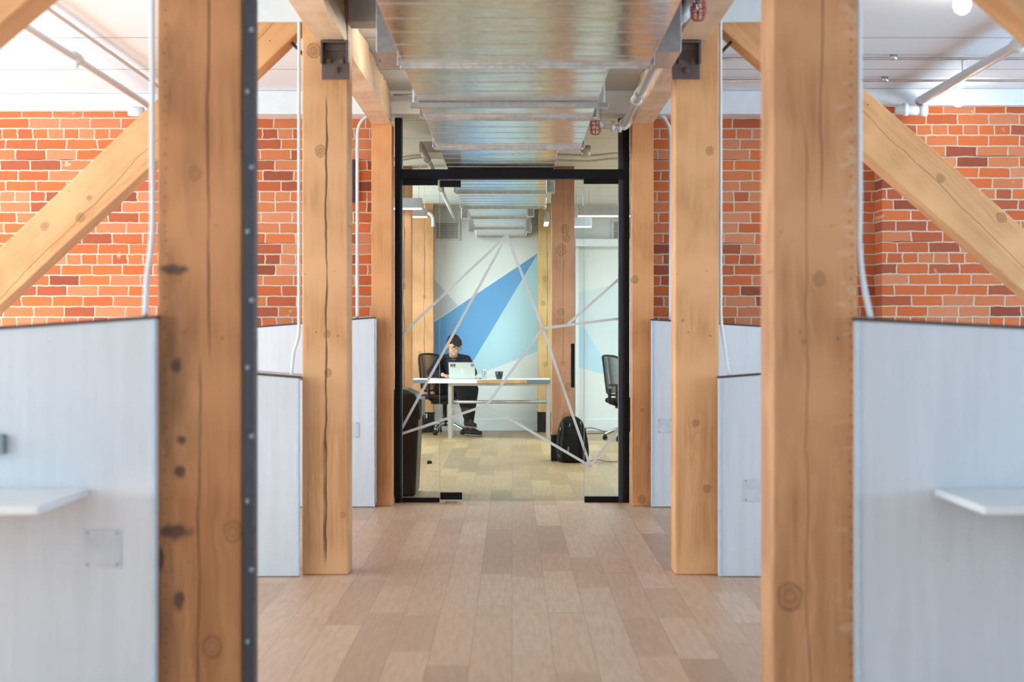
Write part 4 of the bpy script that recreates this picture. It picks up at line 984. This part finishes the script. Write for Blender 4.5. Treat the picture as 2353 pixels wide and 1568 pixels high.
# ------------------------------------------------------------------ person
hc = Vector((-.708, 21.20, 1.085))
pr = thing('person', 'person in a dark shirt and round glasses, seated at the table typing on the laptop', 'person', (-.80, 21.5, 0))
HR = Matrix.Rotation(math.radians(22), 3, 'Z') @ Matrix.Rotation(math.radians(16), 3, 'X')   # turned a little, looking down
def H(x, y, z): return hc + HR @ Vector((x, y, z))       # head-local: -y faces forward
sh_r, sh_l = Vector((-.870, 21.36, .915)), Vector((-.560, 21.30, .915))
el_r, el_l = Vector((-.985, 21.16, .765)), Vector((-.475, 21.10, .765))
wr_r, wr_l = Vector((-.835, 20.98, TZ + .045)), Vector((-.635, 20.96, TZ + .045))
hip_r, hip_l = Vector((-.88, 21.50, .555)), Vector((-.76, 21.60, .555))
kn_r, kn_l = Vector((-.62, 21.13, .55)), Vector((-.475, 21.24, .56))
an_r, an_l = Vector((-.535, 21.05, .19)), Vector((-.515, 21.12, .10))
m = MB()
# head
m.ell(H(0, .012, .03), .077, .095, .088, HR); m.ell(H(0, -.02, -.02), .066, .072, .082, HR); m.ell(H(0, -.044, -.080), .036, .040, .034, HR)
m.ell(H(0, -.030, -.055), .055, .052, .045, HR)
m.cap(H(0, -.088, .005), H(0, -.108, -.030), .007, .012, 10); m.ell(H(0, -.098, -.033), .017, .012, .009, HR)
m.ell(H(0, -.082, -.062), .021, .009, .005, HR); m.ell(H(0, -.081, -.071), .018, .009, .005, HR)
for s_ in (-1, 1): m.ell(H(s_ * .078, .008, -.012), .011, .018, .030, HR); m.ell(H(s_ * .032, -.078, .018), .022, .012, .007, HR)
m.cap(H(0, .02, -.06), Vector((-.712, 21.34, .93)), .050, .058)
# torso, arms, legs
m.ell((-.715, 21.38, .83), .155, .10, .16); m.ell((-.76, 21.46, .66), .14, .10, .16); m.ell((-.81, 21.53, .56), .155, .12, .10)
m.cap(sh_r, (-.712, 21.34, .945), .05, .05); m.cap(sh_l, (-.712, 21.34, .945), .05, .05); m.cap(sh_r, el_r, .048, .038); m.cap(el_r, wr_r, .037, .025); m.cap(sh_l, el_l, .048, .038); m.cap(el_l, wr_l, .037, .025)
m.cap(hip_r, kn_r, .078, .056); m.cap(kn_r, an_r, .052, .034); m.cap(hip_l, kn_l, .078, .056); m.cap(kn_l, an_l, .052, .034)
for an, tip in ((an_r, Vector((-.47, 20.98, .145))), (an_l, Vector((-.39, 20.98, .035)))):
    m.cap(an + Vector((0, .01, -.05)), tip, .03, .026)
# hands: palm, four fingers, thumb
for wr, s_ in ((wr_r, 1), (wr_l, -1)):
    d_ = Vector((.45 * s_, -.75, -.10)).normalized() if s_ > 0 else Vector((-.2, -.9, -.10)).normalized()
    sd = d_.cross(Vector((0, 0, 1))).normalized()
    pc = wr + d_ * .05; pc.z = TZ + .034
    for k in (-1.5, -.5, .5, 1.5): m.cap(wr, pc + d_ * .012 + sd * .019 * k, .018, .012, 8)
    for k, L in zip((-1.5, -.5, .5, 1.5), (.062, .074, .078, .068) if s_ > 0 else (.068, .078, .074, .062)):
        b = pc + d_ * .018 + sd * .0195 * k; kk = b + d_ * L * .5 + Vector((0, 0, .010)); t = b + d_ * L * .85 + Vector((0, 0, -.012))
        m.cap(b, kk, .0088, .0080, 8); m.cap(kk, t, .0080, .0068, 8)
    th = -1 if s_ > 0 else 1
    b = wr + d_ * .02 - sd * .022 * th * -1; kk = b + d_ * .03 + sd * .022 * th; t = kk + d_ * .025 + sd * .004 * th + Vector((0, 0, -.008))
    m.cap(b, kk, .012, .0095, 8); m.cap(kk, t, .0095, .008, 8)
m.build('body', 'skin', pr, remesh=.005, sm=3)
# hair
m = MB(); m.ell(H(0, .025, .055), .086, .100, .090, HR); m.ell(H(0, .055, .01), .082, .070, .085, HR)
for i in range(11):
    x = -.066 + i * .0132; top = H(x * .9, -.030, .104 - abs(x) * .35); tip = H(x * 1.05 + .004, -.090 + abs(x) * .45, .034 + (.014 if x < -.03 else -.004) + abs(x - .02) * .20)
    m.cap(top, tip, .021, .010, 8)
for s_ in (-1, 1): m.cap(H(s_ * .076, .0, .06), H(s_ * .078, .0, .015), .012, .006, 8)
m.build('hair', 'hair', pr, remesh=.004, sm=3)
# face details
for s_ in (-1, 1):
    e = H(s_ * .032, -.0855, .004); MB().ell(e, .0115, .0045, .0035, HR, 12).build('eye', 'eyew', pr, smooth=True)
    MB().ell(H(s_ * .032, -.0890, .003), .0055, .003, .0036, HR, 10).build('pupil', 'hair', pr, smooth=True)
    m = MB(); m.tube(arc([H(s_ * .014, -.096, .021), H(s_ * .032, -.096, .027), H(s_ * .052, -.084, .021)], 4), .0035, 6); m.build('eyebrow', 'hair', pr, smooth=True)
m = MB(); m.ell(H(0, -.0905, -.0665), .019, .004, .0042, HR, 12); m.build('lips', 'lips', pr, smooth=True)
m = MB()
for s_ in (-1, 1):
    m.torus(H(s_ * .034, -.108, .001), .0245, .0024, HR, 24, 6); m.tube([H(s_ * .060, -.106, .006), H(s_ * .083, .0, .004)], .0022, 6)
m.tube(arc([H(-.010, -.109, .006), H(0, -.112, .010), H(.010, -.109, .006)], 4), .0022, 6); m.build('glasses', 'frame', pr, smooth=True)
# shirt
m = MB(); m.ell((-.715, 21.375, .835), .172, .118, .165); m.ell((-.76, 21.46, .66), .158, .12, .17); m.ell((-.80, 21.52, .56), .165, .13, .08)
m.cap(sh_r, (-.712, 21.34, .955), .063, .050); m.cap(sh_l, (-.712, 21.34, .955), .063, .050); m.cap(sh_r, el_r, .064, .054); m.cap(el_r, wr_r + (el_r - wr_r) * .12, .053, .036); m.cap(sh_l, el_l, .064, .054); m.cap(el_l, wr_l + (el_l - wr_l) * .12, .053, .036)
m.ell((-.715, 21.33, .965), .095, .07, .045)
m.build('shirt', 'shirt', pr, remesh=.007, sm=3)
m = MB()
cpts = [Vector((-.712 + .066 * math.cos(2 * PI * k / 20), 21.318 + .060 * math.sin(2 * PI * k / 20), .958 + .020 * math.sin(2 * PI * k / 20))) for k in range(21)]
m.tube(cpts, .013, 8); m.build('collar', 'shirt', pr, smooth=True)
# trousers
m = MB(); m.ell((-.81, 21.53, .55), .165, .13, .095)
m.cap(hip_r, kn_r, .092, .070); m.cap(kn_r, an_r + (kn_r - an_r) * .03, .070, .044); m.cap(hip_l, kn_l, .092, .070); m.cap(kn_l, an_l + (kn_l - an_l) * .08, .070, .044)
m.build('trousers', 'trouser', pr, remesh=.008, sm=3)
# shoes
for an, tip in ((an_r, Vector((-.45, 20.95, .135))), (an_l, Vector((-.385, 20.965, .040)))):
    heel = an + Vector((-.02, .02, -.055)) if an is an_l else an + Vector((-.015, .02, -.04))
    if an is an_l: heel.z = .042
    m = MB(); m.cap(heel, tip, .036, .029); m.cap(heel + Vector((0, 0, .01)), an + Vector((0, 0, .015)), .038, .036); m.cap(heel * .55 + tip * .45 + Vector((0, 0, .024)), tip, .031, .026)
    sh = m.build('shoe', 'shoe', pr, remesh=.006, sm=2)
    m = MB(); dn = Vector((0, 0, -.030)); m.cap(heel + dn, tip + dn, .038, .036)
    bmesh.ops.scale(m.bm, verts=m.bm.verts, vec=(1, 1, .3), space=Matrix.Translation(-((heel + tip) / 2 + dn)))
    m.build('sole', 'sole', sh, smooth=True)
    m = MB(); dr = (tip - heel).normalized(); sd = dr.cross(Vector((0, 0, 1))).normalized()
    for k in range(4):
        c = heel * .55 + tip * .45 + dr * .020 * (k - 1) + Vector((0, -.006, .058 - .007 * k)); m.tube([c - sd * .018, c + sd * .018], .003, 5)
    m.build('laces', 'sole', sh, smooth=True)

# ------------------------------------------------------------------ light
def area(name, loc, rot, sx, sy, power, col, spread=None):
    l = bpy.data.lights.new(name, 'AREA'); l.shape = 'RECTANGLE'; l.size = sx; l.size_y = sy; l.energy = power; l.color = col
    if spread: l.spread = spread
    o = bpy.data.objects.new(name, l); C.objects.link(o); o.location = loc; o.rotation_euler = rot; return o
LW, RW, BW = 160, 112, 46
TU = math.radians(36)
for (a, b), wt in zip(WINS, (.34, .68, 1.15, 1.25, .95)):
    area('window_daylight', (-6.49, (a + b) / 2, 1.5), (0, -PI / 2 - TU, 0), 1.6, b - a, LW * wt, (.68, .89, 1.0))
    area('window_daylight', (6.49, (a + b) / 2, 1.5), (0, PI / 2 + TU, 0), 1.6, b - a, RW * wt * (1, 1, 1, .95, .75)[WINS.index((a, b))], (.54, .78, 1.0))
for x in (-3.9, 3.9): area('window_daylight', (x, -4.18, 1.7), (PI / 2 + TU, 0, 0), 3.0, 2.1, BW * (1.5 if x < 0 else .8), (.70, .88, 1.0) if x < 0 else (.52, .76, 1.0))
for (x, y) in ((-2.2, 15), (-2.2, 19.5), (2.2, 15), (2.2, 19.5)):
    area('room_lamp', (x, y, 2.80), (0, 0, 0), 1.6, .5, 116, (.79, .93, 1.0))
area('room_side_light', (-3.48, 19, 1.6), (0, -PI / 2, 0), 1.8, 3.0, 140, (.82, .95, 1.0))  # unseen area light at the solid left wall, brightens the far room
for p_, e in (((b1.x, 12.1, 2.80), 4), ((b2.x, 8.9, PZ(-2, 8.9) - .1), 4), ((-.36, 9.9, 2.90), 14), ((-.36, 11.8, 2.90), 5), ((.36, 11.0, 2.90), 4)):  # those above the duct have no bulb: unseen lights brightening the passage ceiling
    l = bpy.data.lights.new('bulb_and_unseen_light', 'POINT'); l.energy = e; l.color = (1, .9, .75); l.shadow_soft_size = .05
    o = bpy.data.objects.new('bulb_and_unseen_light', l); C.objects.link(o); o.location = p_
sl = bpy.data.lights.new('sun', 'SUN'); sl.energy = 20; sl.angle = .02; sl.color = (.90, .965, 1.0)
so = bpy.data.objects.new('sun', sl); C.objects.link(so); so.location = (-12, -6, 9)
so.rotation_euler = Vector((.87 * .866, .49 * .866, -.5)).to_track_quat('-Z', 'Y').to_euler()
w = bpy.data.worlds.new('world'); bpy.context.scene.world = w; w.use_nodes = True
nt = w.node_tree; bg = nt.nodes['Background']
sky = nt.nodes.new('ShaderNodeTexSky'); sky.sky_type = 'HOSEK_WILKIE'; sky.turbidity = 6.0; sky.sun_direction = (-.5, -.4, .75)
nt.links.new(sky.outputs[0], bg.inputs[0]); bg.inputs[1].default_value = 1.0

# ------------------------------------------------------------------ camera
cam = bpy.data.cameras.new('camera'); co = bpy.data.objects.new('camera', cam); C.objects.link(co)
co.location = (0, 0, EYE); co.rotation_euler = (PI / 2, 0, 0)
cam.sensor_width = 36; cam.sensor_fit = 'HORIZONTAL'; cam.lens = 36 * F / 2353
cam.shift_y = -(784 - HZ) / 2353; cam.clip_end = 200
cam.dof.use_dof = True; cam.dof.focus_distance = 15.0; cam.dof.aperture_fstop = 3.2
sc = bpy.context.scene; sc.camera = co
sc.view_settings.view_transform = 'Standard'; sc.view_settings.look = 'None'; sc.view_settings.gamma = 1; sc.view_settings.use_curve_mapping = False
sc.view_settings.exposure = 0.13
sc.cycles.use_denoising = True; sc.cycles.max_bounces = 7; sc.cycles.diffuse_bounces = 3; sc.cycles.adaptive_threshold = 0.08; sc.cycles.adaptive_min_samples = 16; sc.cycles.transparent_max_bounces = 12
sc.cycles.caustics_reflective = False; sc.cycles.caustics_refractive = False; sc.cycles.sample_clamp_indirect = 6.0
